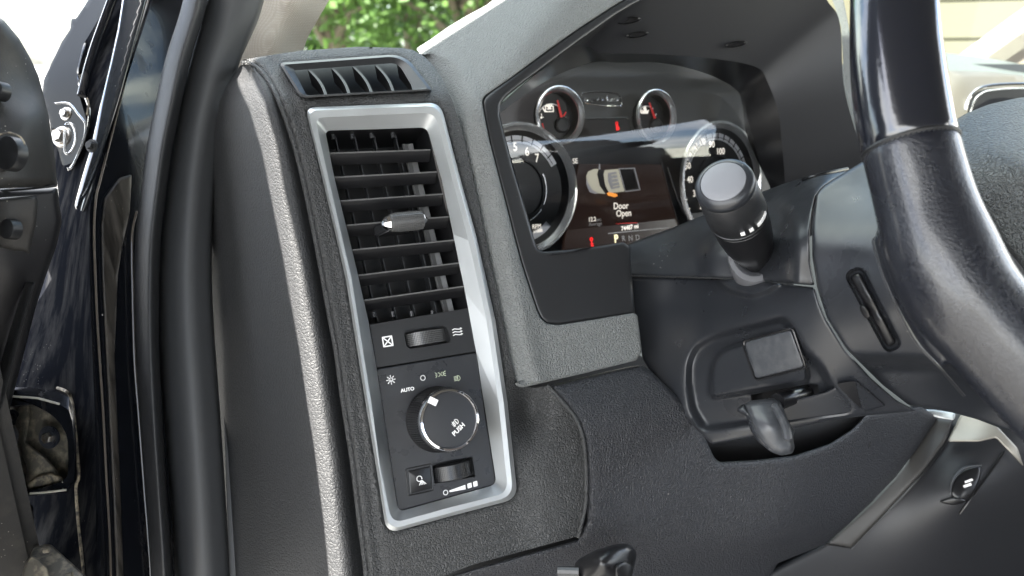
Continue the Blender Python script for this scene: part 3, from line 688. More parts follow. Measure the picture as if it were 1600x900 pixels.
# grey pad: the L-shaped band and the top of the binnacle
padin = [(1000,-25),(980,-4),(960,8),(915,37),(870,68),(832,96),(800,120),(768,142),(757,150),(753,158),(756,178),(765,222),(777,268),(790,318),(802,365),(815,413),(827,450),(838,483),(845,498),(855,506),(872,508),(930,499),(990,489)]
pad = [(650,76),(672,62),(700,42),(730,24),(760,8),(800,-25)] + padin + [(996,492),(999,515),(1003,548),(995,563),(910,584),(815,606)] + [(x-3, y) for x, y in TR_R] 
TP1 = Pl(756, 152, FACE.d(756, 152)+.002, (-.50, -.42, .76))
def padd(X, Y):
    f = FACE.darr(X, Y)+.001
    d = smax([f, TP1.darr(X, Y)], .006)
    # left flank: the band has a raised crown, then falls to the trim
    tr = np.array(TR_R[::-1], float); dl = X-np.interp(Y, tr[:, 1], tr[:, 0]); dl = np.where(Y > 598, 99, dl)
    dl = np.where(Y < 86, 99, dl)
    d = d + .008*np.clip(1-dl/34, 0, 1)**1.5 - .003*np.exp(-((dl-34)/16)**2)*(Y < 600)
    return d
sheet('grey_pad', pad, padd, M['pad'], dash, res=5.5, edge=(4, .0016), th=.004)

# dark binnacle frame
frame_in = [(1050,-25),(1000,2),(985,10),(960,25),(900,68),(860,98),(820,128),(790,152),(782,163),(781,180),(790,215),(802,262),(815,305),(828,350),(838,384),(842,390),(850,393),(890,390),(925,386),(975,378),(984,385)]
frame = [(1000,-25)] + padin[1:] + [(993,490),(988,440),(984,400)] + frame_in[::-1]
sheet('binnacle_frame', [(x, y) for x, y in padin] + [(992,489),(988,440),(985,386)] + frame_in[::-1], lambda X, Y: smax([FACE.darr(X, Y)+.001, TP1.darr(X, Y)+.002], .003)+.002, M['plas'], dash, res=5, edge=(5, .003), th=.005)

# binnacle cavity
A_ = [(781,180),(783,163),(860,98),(960,25),(1000,0),(1060,-30),(1250,-30),(1296,6),(1313,40),(1318,130),(1335,200),(1356,262),(1330,330),(1180,400),(985,386),(925,386),(845,393),(815,305)]
B_ = [(772,190),(775,160),(850,98),(905,70),(940,83),(1000,84),(1100,90),(1180,104),(1200,130),(1216,175),(1222,230),(1226,290),(1215,340),(1120,385),(980,410),(925,412),(845,414),(800,330)]
C_ = [(776,195),(782,176),(862,122),(925,98),(970,98),(1031,98),(1095,112),(1148,138),(1160,165),(1165,205),(1185,255),(1205,300),(1200,345),(1110,385),(980,412),(925,414),(846,416),(802,332)]
def dA(p): return FACE.d(*p)+.004+(.09 if (p[1] > 300 and p[0] > 980) else 0)
def cavity():
    a = cr([(x, y, dA((x, y))) for x, y in A_], 5, True); b = cr([(x, y, max(CLU.d(x, y)-.045, FACE.d(x, y)+.02)) for x, y in B_], 5, True); c = cr([(x, y, CLU.d(x, y)-.004) for x, y in C_], 5, True)
    la = [P(*p) for p in a]; lb = [P(*p) for p in b]; lc = [P(*p) for p in c]
    g = Geo(); n = len(la); g.loft([la, lb]); g.build('visor', M['hood'], dash, angle=25)
    g = Geo(); g.loft([lb, lc]); g.build('gauge_surround', M['plas_smooth'], dash, angle=25)
cavity()
# clip recesses under the visor
for (x, y, w_) in ((982,32,20),(996,54,18),(1150,69,17),(1244,50,17)):
    t_ = min(.9, max(.1, (y+30)/115)); dd = (FACE.d(x, y)+.004)*(1-t_)+max(CLU.d(x, y)-.045, FACE.d(x, y)+.02)*t_-.010
    Geo().loft([[P(x+w_*k_*math.cos(6.2832*j/28), y-w_*.28*k_*math.sin(6.2832*j/28)-2.5*math.cos(6.2832*j/28), dd+e_) for j in range(28)] for k_, e_ in ((1,.004),(.96,0),(.8,.0006),(.7,.004),(.05,.005))], True, True).build('clip_recess', M['plas_smooth'], dash)
# right outer wall of the binnacle and the pad behind it
sheet('binnacle_flank', [(1286,-30),(1302,4),(1314,40),(1319,130),(1337,200),(1358,268),(1375,268),(1352,190),(1336,120),(1330,60),(1318,0),(1305,-30)],
      lambda X, Y: FACE.darr(X, Y)*0+.80+(X-1290)*.0004, M['pad'], dash, res=6)
sheet('upper_dash', [(1318,78),(1330,72),(1400,70),(1470,82),(1530,88),(1600,101),(1680,118),(1680,150),(1600,130),(1470,112),(1400,180),(1380,260),(1350,250),(1335,180)],
      tps([(1330,80,1.35),(1470,84,1.35),(1600,101,1.35),(1340,200,1.0),(1470,112,1.12),(1600,130,1.12),(1400,180,1.0)]), mat('far_pad', (.07, .078, .074), .5, grain=(360, .0004)), dash, res=8)
# taupe centre trim with chrome-edged vent
sheet('centre_trim', [(1440,106),(1480,110),(1545,112),(1680,128),(1680,330),(1440,330)], tps([(1440,110,1.06),(1545,112,1.06),(1680,128,1.06),(1440,330,.98),(1680,330,.98),(1500,125,1.035)]), M['taupe'], dash, res=8,
      holes=[rpoly([(1512,290),(1512,140),(1700-40,133),(1660,290)], [10,34,10,10], 6)])
cv = empty('centre_vent', P(1560, 170, 1.05), 'chrome-edged oval centre air vent behind the wheel at right', 'air vent')
g = Geo(); g.tube([P(x, y, 1.02) for x, y in cr([(1508,200),(1507,180),(1512,158),(1524,142),(1546,134),(1600,131),(1680,135)], 5)], .0017, 8); g.build('chrome_edge', M['chrome'], cv)
g = Geo(); g.tube([P(x, y, 1.03) for x, y in cr([(1518,205),(1516,180),(1521,160),(1532,147),(1550,141),(1600,138),(1680,141)], 5)], .0010, 8); g.build('inner_edge', M['chrome_s'], cv)
sheet('vent_cavity', [(1504,130),(1690,126),(1690,320),(1504,320)], lambda X, Y: 0*X+1.09, M['dark'], cv, res=20)

# ------------------------------------------------------------------ defroster vent
dvp = Pl(560, 118, lens_depth(np.array([560.]), np.array([118.]))[0]-.0005, tiltn(58))
dv = empty('side_window_vent', dvp.o, 'slim black angled slot vent on top of the dash corner', 'air vent')
def uvs(pl, pts): return [pl.uv(*p) for p in pts]
o1 = rpoly([(436,98),(632,84),(676,141),(470,153)], [7,26,6,9], 7)
o2 = rpoly([(442,101),(628,87.5),(669,139),(473,150)], [6,24,6,8], 7)
o3 = rpoly([(459,110),(622,98),(647,140.5),(479,149)], [5,14,4,5], 7)
L_ = [[dvp.up(h).hit(*p) for p in lp] for lp, h in ((o1, -.004), (o1, .0015), (o2, .0025), (o3, -.0005), (o3, -.012))]
g = Geo(); g.loft(L_); g.build('vent_frame', M['plas'], dv, angle=30)
g = Geo(); g.add([dvp.up(-.016).hit(*p) for p in o1], [tuple(range(len(o1)))]); g.build('duct', M['dark'], dv)
for (a, b) in (((483,109),(509,148)), ((519.5,106.5),(545,145.5)), ((552.5,104),(580,143.5)), ((587.5,101.5),(614,142)), ((622,99),(647,141))):
    g = Geo(); top = [];
    for k in range(9):
        t = k/8; x = a[0]+(b[0]-a[0])*t+4.2*math.sin(t*math.pi); y = a[1]+(b[1]-a[1])*t
        top.append((x, y))
    w_ = .0011
    loops = []
    for (x, y) in top:
        c = dvp.up(-.0005).hit(x, y); loops.append([c-dvp.u*w_, c+dvp.u*w_, c+dvp.u*w_*.6-dvp.n*.013+dvp.u*.003, c-dvp.u*w_*.6-dvp.n*.013+dvp.u*.003])
    g.loft(loops, True, True); g.build('slat', M['blade'], dv, bevel=0)

# ------------------------------------------------------------------ silver bezel with air vent
vent = empty('air_vent', FACE.hit(640, 490), 'tall driver side air vent in a long satin silver surround', 'air vent')
NC = [16,0,20,0,0,0,0,22,0,22,0,0,0,0]
IN = [(508,204),(585,202),(667,199),(690,280),(708,366),(727,458),(744,550),(776,757),(700,778),(622,800),(589,579),(576,504),(557,420),(523,280)]
OUT2 = [(481,173),(581,169),(685,165),(714,280),(740,373),(768,500),(787,629),(802,775),(705,801),(607,828),(592,730),(575,628),(544,434),(508,281)]
CRE = [(492,184),(582,180),(680,176),(707,282),(732,376),(760,500),(779,629),(794,770),(702,793),(612,818),(594,730),(580,628),(549,434),(514,282)]
def rp(p, k=1.): return rpoly(p, [c*k for c in NC], 6)
IN0 = [(x, y) for x, y in IN]
bl = [(rp(BEZ_OUT), -.006), (rp(BEZ_OUT), .0005), (rp(OUT2), .0035), (rp(CRE, .9), .0030), (rp(CRE, .85), .0022), (rp(IN, .55), -.0075), (rp(IN, .5), -.016)]
g = Geo(); g.loft([[FACE.up(h).hit(*p) for p in lp] for lp, h in bl]); g.build('silver_surround', M['silver'], vent, angle=32)
# vent box
BX = [(508,204),(667,199),(733,482),(577,506)]
back = FACE.up(-.05)
g = Geo(); q = [FACE.up(-.012).hit(*p) for p in BX]; qb = [p-FACE.n*.045 for p in q]
g.loft([q, qb], False, True); g.build('vent_duct', M['dark'], vent, smooth=False)
SL = [((510,239.5),(672,234)),((521,277),(682,268.5)),((531,314),(692,303)),((541,352),(701,338.5)),((550,390.5),(710,375)),((558.5,430.3),(719,410.5)),((566,469.5),(727,447))]
for a, b in SL:
    pa = FACE.up(-.0125).hit(*a); pb = FACE.up(-.0125).hit(*b); inn = (-FACE.n*.72-FACE.v*.70).normalized(); nn = (FACE.n*.7-FACE.v*.7).normalized()
    g = Geo(); loops = []
    for p in (pa, pb):
        prf = []
        for s_, th in ((0,.0005),(.0005,.0009),(.004,.0009),(.0098,.0006)):
            prf.append((s_, th))
        lp = [p+inn*s_+nn*th for s_, th in prf]+[p+inn*s_-nn*th for s_, th in reversed(prf)]
        loops.append(lp)
    g.loft(loops, True, True); sl_ = g.build('slat', M['blade'], vent, angle=40)
    Geo().tube([pa+nn*.0002, pb+nn*.0002], .00062, 8).build('slat_edge', M['bedge'], sl_)
# rear vertical fins
ft = (528, 226); 
for i, k in enumerate((.07, .26, .45, .66)):
    g = Geo(); x0, x1 = 508+159*k, 577+156*k
    pa = FACE.up(-.027).hit(x0+3, 205-4*k); pb = FACE.up(-.027).hit(x1+3, 505-22*k)
    dd = (pb-pa).normalized(); inn = (-FACE.n+FACE.u*.15).normalized(); sd = FACE.u
    g.loft([[p-sd*.0005, p+sd*.0005, p+sd*.0005+inn*.016, p-sd*.0005+inn*.016] for p in (pa, pb)], True, True); g.build('fin', M['fin'], vent, smooth=False)
    for yy in (214, 492):
        c = FACE.up(-.022).hit(x0+(x1-x0)*(yy-205)/300-1, yy-4*k)
        gg = Geo(); gg.tube([c-FACE.v*.002, c+FACE.v*.002], .0016, 12); gg.build('fin_pin', M['fin'], vent)
# pale link strip behind the blades
g = Geo(); x0 = FACE.up(-.030).hit(637, 225); x1 = FACE.up(-.030).hit(703, 492); n_ = FACE.n; sd = FACE.u
g.loft([[p-sd*.0042, p-sd*.0036+n_*.0008, p+n_*-.0004, p+sd*.0036+n_*.0008, p+sd*.0042, p+sd*.0042-n_*.002, p-sd*.0042-n_*.002] for p in (x0, x1)], True, True)
g.build('link_strip', mat('link_strip', (.10, .10, .10), .35), vent, smooth=False)
# direction tab
tabp = FACE.up(.0035)
t0, t1 = tabp.hit(596, 350), tabp.hit(668, 343)
ax = (t1-t0); Lx = ax.length; ax.normalize()
g = Geo(); loops = []
def knurl():
    return mat('knurled_grip', (.10, .10, .10), .35, .3)
M['knurl'] = knurl()
g.tube([t0+ax*Lx*t for t in (.18,.2,.3,.5,.7,.86,.90)], [.0050,.0062,.0067,.0069,.0066,.0056,.0050], 28, upv=FACE.n); tab = g.build('direction_tab', M['knurl'], vent)
g = Geo()
for k in range(16):
    for j in range(14):
        a = 2*math.pi*j/28 - math.pi*.5 + .11; t = .24+k*.0405; r_ = .0066 if .3 < t < .8 else .0062
        c = t0+ax*Lx*t + (FACE.n*math.cos(a)+ax.cross(FACE.n)*math.sin(a))*r_
        rn = (FACE.n*math.cos(a)+ax.cross(FACE.n)*math.sin(a)); tg = ax.cross(rn)
        g.box(c, ax*.0006, tg*.00055, rn*.0005)
g.build('knurling', M['knurl'], tab, smooth=False)
g = Geo(); g.tube([t0+ax*Lx*t for t in (0,.03,.10,.17,.19)], [.001,.0028,.0048,.0058,.0052], 8, upv=FACE.n); g.build('silver_tip', M['chrome'], tab, smooth=False)
g = Geo(); g.tube([t0+ax*Lx*t for t in (.89,.93,1.0)], [.0050,.0040,.0008], 8, upv=FACE.n); g.build('silver_tip', M['chrome'], tab, smooth=False)
g = Geo(); c = (t0*.65+t1*.35)-FACE.n*.0055
g.loft([[c-ax*.006-FACE.v*.004, c+ax*.007-FACE.v*.004, c+ax*.007+FACE.v*.002, c-ax*.006+FACE.v*.002],
        [c-ax*.014-FACE.v*.006-FACE.n*.012, c+ax*.012-FACE.v*.006-FACE.n*.012, c+ax*.012+FACE.v*.002-FACE.n*.012, c-ax*.014+FACE.v*.002-FACE.n*.012]], True, True)
g.build('tab_stem', M['plas_smooth'], tab, bevel=.001)

# vent shut-off thumbwheel module
IP = FACE.up(-.009)
tw = [(577,507),(732,481),(745,549),(588,575)]
pocket = rpoly([(630,516),(697,508),(706,535),(636,546)], 9, 6)
def plate(pl, outer, inner, name, m, par, hi=.0, depth=.006):
    ou = rpoly(outer, 2.5, 6); ins = rpoly([tuple(np.array(p)+(np.array((sum(q[0] for q in outer)/4, sum(q[1] for q in outer)/4))-p)*.015) for p in outer], 2.5, 6)
    g = Geo(); sets = [(ou, hi-.008), (ou, hi-.0007), (ins, hi), (inner, hi), ([tuple(p) for p in inner], hi-depth)]
    g.loft([[pl.up(h).hit(*p) for p in lp] for lp, h in sets], False, True); return g.build(name, m, par, angle=30)
plate(IP, tw, pocket, 'thumbwheel_plate', M['plas'], vent)
def wheel(pl, cx, cy, half_px, r, par, proud, name='thumbwheel', ticks=34, m='knurl'):
    c = pl.hit(cx, cy)-pl.n*(r-proud); hw = half_px
    up = pl.v; g = Geo(); loops = []
    prof_ = [(-hw, r*.82), (-hw*.92, r*.95), (-hw*.8, r), (hw*.8, r), (hw*.92, r*.95), (hw, r*.82)]
    for a_ in range(49):
        a = 2*math.pi*a_/48; d = pl.n*math.cos(a)+pl.u*math.sin(a)
        loops.append([c+up*x+d*rr for x, rr in prof_])
    g.loft(loops[:-1]+[loops[0]], False, False, closed=False)
    g.add([c+up*-hw], []); o = g.build(name, M['plas_smooth'], par)
    g = Geo()
    for k in range(ticks):
        a = -1.15+2.3*k/(ticks-1); d = pl.n*math.cos(a)+pl.u*math.sin(a); tg = pl.u*math.cos(a)-pl.n*math.sin(a)
        for j in range(-3, 4): g.box(c+d*r+up*hw*.74*j/3.2, up*hw*.085, tg*.00038*r/.018, d*.0004)
    g.build('knurling', M[m], o, smooth=False)
    return o
w1 = wheel(IP, 668, 527, .0058, .0165, vent, .0042)
ink = Ink(IP, 605.5, 533.5, .0033); ink.line([(-1,-1),(1,-1),(1,1),(-1,1)], .26, True).line([(-1,-1),(1,1)], .26).line([(-1,1),(1,-1)], .26).build('closed_vent_symbol', M['white'], vent)
ink = Ink(IP, 714.5, 518.5, .0033)
for k in (-1, 0, 1):
    ink.line([(-1.1, k*.62-.05), (-.6, k*.62+.12), (0, k*.62-.02), (.5, k*.62-.1), (.9, k*.62)], .2); ink.poly([(.75, k*.62-.26), (1.25, k*.62+.02), (.75, k*.62+.26)])
ink.build('airflow_symbol', M['white'], vent)

# ------------------------------------------------------------------ headlight switch
hs = empty('headlight_switch', IP.hit(690, 655), 'black headlight control panel with big chrome-ringed rotary knob', 'light switch')
hp = [(588,577),(744,551),(775,757),(622,799)]
dpock = rpoly([(675,724),(738,713),(743,745),(679,756)], 2, 6)
# plate with the dimmer pocket
plate(IP, hp, dpock, 'switch_panel', mat('switch_panel', (.022, .023, .026), .32, fine=(2500, .00003), smudge=(90, .26, .42)), hs, 0, .006)
kc = IP.hit(690, 655)
KN = FACE.n; KU = FACE.u; KV = FACE.v
front = IP.up(.030).hit(704, 656); kc = front-KN*.030
def kring(r, h): return [kc+KN*h+(KU*math.cos(2*math.pi*j/72)+KV*math.sin(2*math.pi*j/72))*r for j in range(72)]
knob = Geo().loft([kring(.0232, -.001), kring(.0232, .002), kring(.0226, .003), kring(.0212, .0250), kring(.0202, .0252)]).build('rotary_knob', M['plas_smooth'], hs)
g = Geo()
for j in range(84):
    a = 2*math.pi*j/84; d = KU*math.cos(a)+KV*math.sin(a); tg = -KU*math.sin(a)+KV*math.cos(a)
    g.box(kc+d*.0219+KN*.014, d*.0006-KN*.0, tg*.00036, KN*.0098-d*.0006)
g.build('grip_ribs', M['blade'], knob, smooth=False)
Geo().loft([kring(.0206, .0250), kring(.0215, .0258), kring(.0214, .0277), kring(.0205, .0294), kring(.0192, .0298), kring(.0186, .0290), kring(.0184, .0277)]).build('chrome_ring', M['chrome'], knob)
Geo().loft([kring(.0186, .0277), kring(.0184, .0287), kring(.0100, .0291), kring(.002, .0292)], False, True).build('knob_face', mat('knob_face', (.020, .021, .024), .35), knob)
KP = IP.up(.0293)
def kpl(px, py): return KP
ink = Ink(KP, 675.5, 627.5, .0016, -35, .0004); ink.poly([(-1.9,-1.2),(1.9,-1.2),(1.9,1.5),(-1.9,1.5)], .0012); ink.build('pointer_mark', M['white'], knob)
text('PUSH', KP, 716.5, 671, .0044, M['white'], knob, 'lettering', 33, .0002, 1.0, bold=.00008)
ink = Ink(KP, 711.5, 660, .0014, 33, .0002)
ink.line([(.3,-1.2),(.3,1.2)], .35).arc(.3, 0, 1.2, -90, 90, .35)
for k in (-1, 0, 1): ink.line([(-1.9, k*.75-.2), (-.2, k*.75+.12)], .3)
ink.line([(-1.1,-1.5),(-1.4,-.5),(-.9,.4),(-1.2,1.4)], .28).build('fog_lamp_symbol', M['white'], knob)
text('AUTO', IP, 636.7, 609, .0035, M['white'], hs, 'lettering', 0, .0002, 1.0, bold=.0001)
ink = Ink(IP, 660.5, 590.5, .0017); ink.arc(0, 0, 1, 0, 360, .35); ink.build('off_symbol', M['white'], hs)
ink = Ink(IP, 610.5, 593.5, .0018); ink.arc(0, 0, .75, 0, 360, .28)
for k in range(8): a = rad(k*45); ink.line([(1.15*math.cos(a), 1.15*math.sin(a)), (1.75*math.cos(a), 1.75*math.sin(a))], .3)
ink.line([(0,.1),(-.25,-.3),(.3,-.3)], .2).build('lamp_symbol', M['white'], hs)
M['greenish'] = mat('pale_green_print', (.62, .68, .5), .5)
ink = Ink(IP, 688, 584.8, .0018)
for s_ in (-1, 1):
    ink.arc(s_*.9, 0, .7, 90 if s_ > 0 else -90, 270 if s_ > 0 else 90, .28).line([(s_*.9, .7), (s_*.6, .7)], .28)
    for k in (-1, 0, 1): ink.line([(s_*(1.5 if s_ < 0 else 1.1), k*.35), (s_*2.1, k*.95)], .25)
ink.build('parking_lamp_symbol', M['greenish'], hs)
ink = Ink(IP, 714.5, 591, .0018); ink.line([(.1,-1),(.1,1)], .3).arc(.1, 0, 1, -90, 90, .3, ry=1)
for k in range(4): ink.line([(-1.4, -.8+k*.5), (-.2, -.8+k*.55)], .26)
ink.build('headlamp_symbol', M['greenish'], hs)
w2 = wheel(IP, 710, 736, .0062, .016, hs, .0058, 'dimmer_wheel', 30, 'blade')
g = slab(IP, uvs(IP, rpoly([(637,736),(671.5,728.5),(674.5,763),(640.5,771.5)], 2.5, 4)), -.002, .0012, 'cargo_lamp_button', M['plas_smooth'], hs, .0005)
g2 = Geo(); g2.tube([IP.hit(*p) for p in rpoly([(634,733),(673.5,725),(677,766),(638,774.5)], 3, 4)]+[IP.hit(634, 736)], .0005, 6); g2.build('button_edge', M['blade'], hs)
ink = Ink(IP, 656, 750, .0019, 0, .0014); ink.arc(-.3, .6, .95, -20, 290, .3)
for k in range(5): ink.line([(.2+.1*k, -.2), (-.6+k*.62, -1.7)], .22)
ink.build('cargo_lamp_symbol', M['white'], hs)
ink = Ink(IP, 696, 769.5, .0016); ink.arc(0, 0, 1, 0, 360, .36).build('dim_symbol', M['white'], hs)
def pxpoly(pl, pts, name, m, par, h=.0002):
    g = Geo(); a = [pl.up(h).hit(*p) for p in pts]; b = [pl.up(h+.00012).hit(*p) for p in pts]; n = len(a)
    g.add(a+b, [tuple(range(n, 2*n))]+[(i, (i+1) % n, n+(i+1) % n, n+i) for i in range(n)]); return g.build(name, m, par, smooth=False)
pxpoly(IP, [(702,766.5),(727,757.5),(727.5,764.5),(702.5,769)], 'brightness_wedge', M['white'], hs)
pxpoly(IP, rpoly([(730,756),(736.5,754),(737.5,761.5),(731,763.5)], 1.2, 3), 'brightness_block', M['white'], hs)
pxpoly(IP, rpoly([(739,753),(745.5,751),(746.5,759),(740,761)], 1.2, 3), 'brightness_block', M['white'], hs)

# ------------------------------------------------------------------ INSTRUMENT CLUSTER
cl = empty('instrument_cluster', CLU.o, 'instrument cluster with four chrome-ringed gauges and a lit Door Open screen', 'instrument panel')
g = Geo(); q = [CLU.up(-.024).hit(*p) for p in ((760,80),(1240,80),(1240,450),(760,450))]; g.add(q+[p-CLU.n*.004 for p in q], [(0,1,2,3),(4,5,6,7),(0,1,5,4),(1,2,6,5),(2,3,7,6),(3,0,4,7)]); g.build('back_plate', M['plas_smooth'], cl, smooth=False)
def circ(pl, c, r, h, n=72, rx=None): return [c+pl.n*h+pl.u*math.cos(2*math.pi*j/n)*(rx or r)+pl.v*math.sin(2*math.pi*j/n)*r for j in range(n)]
def sector(pl, c, r0, r1, a0, a1, h, rx=1., n=40):
    vs = []; 
    for k in range(n+1):
        a = rad(a0+(a1-a0)*k/n)
        for r in (r0, r1): vs.append(c+pl.n*h+pl.u*math.cos(a)*r*rx+pl.v*math.sin(a)*r)
    m_ = len(vs); vs += [v-pl.n*.0003 for v in vs]
    fs = [(2*k, 2*k+1, 2*k+3, 2*k+2) for k in range(n)]+[(m_+2*k, m_+2*k+1, m_+2*k+3, m_+2*k+2) for k in range(n)]
    fs += [(2*k, 2*k+2, m_+2*k+2, m_+2*k) for k in range(n)]+[(2*k+1, 2*k+3, m_+2*k+3, m_+2*k+1) for k in range(n)]
    return vs, fs
def gauge(name, cx, cy, ry, rx, depth=.016, wring=.12):
    """dial with a chrome ring; ry in pixels (height), rx/ry as the ring's own width ratio"""
    c = CLU.hit(cx, cy); r = ry*dep(c)/FPX/1.0; k = rx
    g = Geo()
    L = [circ(CLU, c, r, -.002, rx=r*k), circ(CLU, c, r, .0, rx=r*k), circ(CLU, c, r*.985, .0022, rx=r*k*.985), circ(CLU, c, r*.95, .0028, rx=r*k*.95),
         circ(CLU, c, r*(1-wring), -.001, rx=r*k*(1-wring)), circ(CLU, c, r*(1-wring-.02), -.003, rx=r*k*(1-wring-.02))]
    Geo().loft(L).build('chrome_ring', M['chrome_s'], cl, angle=50)
    Geo().loft([circ(CLU, c, r*(1-wring-.02), -.003, rx=r*k*(1-wring-.02)), circ(CLU, c, r*.80, -depth, rx=r*k*.80)]).build('inner_wall', M['plas_smooth'], cl)
    Geo().add(circ(CLU, c, r*.86, -depth, rx=r*k*.86), [tuple(range(72))]).build('dial_face', M['gface'], cl, smooth=False)
    return c, r, k, CLU.up(-depth+.0006)
def mark(pl, c, k, r0, r1, a, wd, name, m, par, h=0):
    a = rad(a); d = pl.u*math.cos(a)*k+pl.v*math.sin(a); t = (pl.v*math.cos(a)-pl.u*math.sin(a)*k)
    cc = c + pl.n*((pl.o-c).dot(pl.n)+h)
    g = Geo(); g.box(cc+d*(r0+r1)/2, d*(r1-r0)/2, t*wd, pl.n*.0003)
    return g.build(name, m, par, smooth=False)
# small gauges
for i, (cx, cy, ry, rx, na) in enumerate(((876,180,45.5,.93,78),(1026,182,42,.86,95))):
    c, r, k, pl = gauge('g', cx, cy, ry, rx, .014, .17)
    cc = c+pl.n*((pl.o-c).dot(pl.n))
    off = -pl.u*r*.18 + pl.v*r*.05
    v, f = sector(pl, cc-pl.v*r*.18-pl.u*r*.10, r*.60, r*.64, 55, 175, .0002, k); Geo().add(v, f).build('scale_arc', M['white'], cl, smooth=False)
    for j, a in enumerate((160, 125, 98)):
        g = Geo(); a_ = rad(a); d = pl.u*math.cos(a_)*k+pl.v*math.sin(a_); t = pl.v*math.cos(a_)-pl.u*math.sin(a_)
        g.box(cc-pl.v*r*.18-pl.u*r*.10+d*r*.53, d*r*.09, t*r*(.025 if j != 2 else .055), pl.n*.0003); g.build('scale_mark', M['cream'], cl, smooth=False)
    g = Geo(); p0 = cc+pl.u*r*.28*k-pl.v*r*.12; p1 = cc+pl.u*r*(.13 if i == 0 else -.02)*k+pl.v*r*.55
    ax_ = (p1-p0); sd = ax_.cross(pl.n).normalized()
    g.loft([[p0-sd*r*.045+pl.n*.002, p0+sd*r*.045+pl.n*.002, p0+sd*r*.045+pl.n*.003, p0-sd*r*.045+pl.n*.003], [p1-sd*r*.022+pl.n*.002, p1+sd*r*.022+pl.n*.002, p1+sd*r*.022+pl.n*.003, p1-sd*r*.022+pl.n*.003]], True, True); g.build('needle', M['red'], cl, smooth=False)
    hub = cc+pl.u*r*.30*k-pl.v*r*.30
    Geo().loft([circ(pl, hub, r*.27, 0), circ(pl, hub, r*.27, .003), circ(pl, hub, r*.22, .0042), circ(pl, hub, r*.01, .0045)], False, True).build('needle_hub', M['stalkcap'] if 0 else M['plas'], cl)
    v, f = sector(pl, cc-pl.v*r*.16+pl.u*r*.05, r*.55, r*.60, 185, 235, .0002, k); Geo().add(v, f).build('warning_arc', M['red'], cl, smooth=False)
    g = Geo(); g.box(cc+pl.u*r*(.46 if i == 0 else .34)*k+pl.v*r*.08, pl.u*r*.05+pl.v*r*.07, pl.u*r*.02-pl.v*r*.012, pl.n*.0003); g.build('scale_mark', M['red' if i == 0 else 'white'], cl, smooth=False)
    I = Ink(pl, cx-18, cy-10+(2 if i else 0), r*.075, 0, .0006)
    if i == 0: I.line([(-2,-1.3),(2,-1.3),(2,1.1),(-2,1.1)], .5, True).line([(-1.2,1.1),(-1.2,1.9)], .7).line([(1.2,1.1),(1.2,1.9)], .7).line([(-1.1,-.1),(-.4,-.1)], .4).line([(.4,-.1),(1.1,-.1)], .4).build('battery_symbol', M['cream'], cl)
    else: I.poly([(-2,-1.2),(1.3,-1.2),(2.3,.7),(.8,.2),(-2,.5)]).line([(-2.6,.9),(-1.8,.2)], .5).line([(-.6,.4),(-.6,1.2)], .5).line([(-1.3,1.3),(.2,1.3)], .45).build('oil_can_symbol', M['cream'], cl)
text('L', CLU.up(-.0134), 847, 181, .006, M['cream'], cl)
# tachometer and speedometer
def dial(cx, cy, ry, rx, nums, size, band, ticks, sub):
    c, r, k, pl = gauge('g', cx, cy, ry, rx, .010, .10)
    cc = c+pl.n*((pl.o-c).dot(pl.n))
    v, f = sector(pl, cc, r*.70, r*.86, *band, .0004, k); Geo().add(v, f).build('scale_band', M['gband'], cl, smooth=False)
    for a in ticks:
        a_ = rad(a); d = pl.u*math.cos(a_)*k+pl.v*math.sin(a_); t = pl.v*math.cos(a_)-pl.u*math.sin(a_)
        Geo().box(cc+pl.n*.0008+d*r*.78, d*r*.065, t*r*.010, pl.n*.0002).build('scale_tick', M['gface'], cl, smooth=False)
    v, f = sector(pl, cc, r*.735, r*.745, band[0]+2, band[1]-2, .0008, k); Geo().add(v, f).build('scale_line', M['gface'], cl, smooth=False)
    for s_, x, y in nums: text(s_, pl, x, y, size, M['cream'], cl, 'numeral', 0, .0008, .8, bold=.00012)
    g = Geo().loft([circ(pl, cc, r*.46, .0, rx=r*.46*k), circ(pl, cc, r*.46, .002, rx=r*.46*k), circ(pl, cc, r*.44, .0024, rx=r*.44*k), circ(pl, cc, r*.43, .0, rx=r*.43*k)])
    g.build('inner_ring', M['plas'], cl)
    return cc, r, k, pl
cc, r, k, pl = dial(816, 296, 104, .94, [('5',804.5,230),('6',823,237.5),('7',838.5,247.5)], .0115, (26, 175), [a for a in range(38, 150, 14)], 2)
v, f = sector(pl, cc, r*.70, r*.86, -78, -48, .0004, k); Geo().add(v, f).build('scale_band', M['gband'], cl, smooth=False)
text('RPM', pl, 838, 354, .0065, M['cream'], cl, 'lettering', 0, .0008, .8); text('x1000', pl, 840, 361, .005, M['cream'], cl, 'lettering', 0, .0008, .8)
g = Geo(); p0 = cc; p1 = cc+pl.u*r*.55*k-pl.v*r*.62; 
for (ra, rb, a0, a1, w_) in ((.50,.66,-30,25,.006),(.50,.72,-70,-40,.006)):
    v, f = sector(pl, cc, r*ra, r*(ra+.015), a0, a1, .001, k); g.add(v, f)
g.build('dial_moulding', M['chrome_s'], cl, smooth=False)
cc, r, k, pl = dial(1128, 284, 94, .84, [('20',1097,322),('30',1086.5,302.5),('40',1077.5,281),('50',1074,259.5),('60',1075,240),('70',1084.5,229),('80',1097,222),('90',1111.5,226),('100',1125,237)], .0098, (12, 150), [a for a in range(18, 150, 11)], 2)
g = Geo()
for a in range(150, 222, 12):
    a_ = rad(a); d = pl.u*math.cos(a_)*k+pl.v*math.sin(a_); t = pl.v*math.cos(a_)-pl.u*math.sin(a_)
    g.box(cc+pl.n*.0008+d*r*.80, d*r*.02, t*r*.008, pl.n*.0002)
g.build('scale_dots', M['cream'], cl, smooth=False)
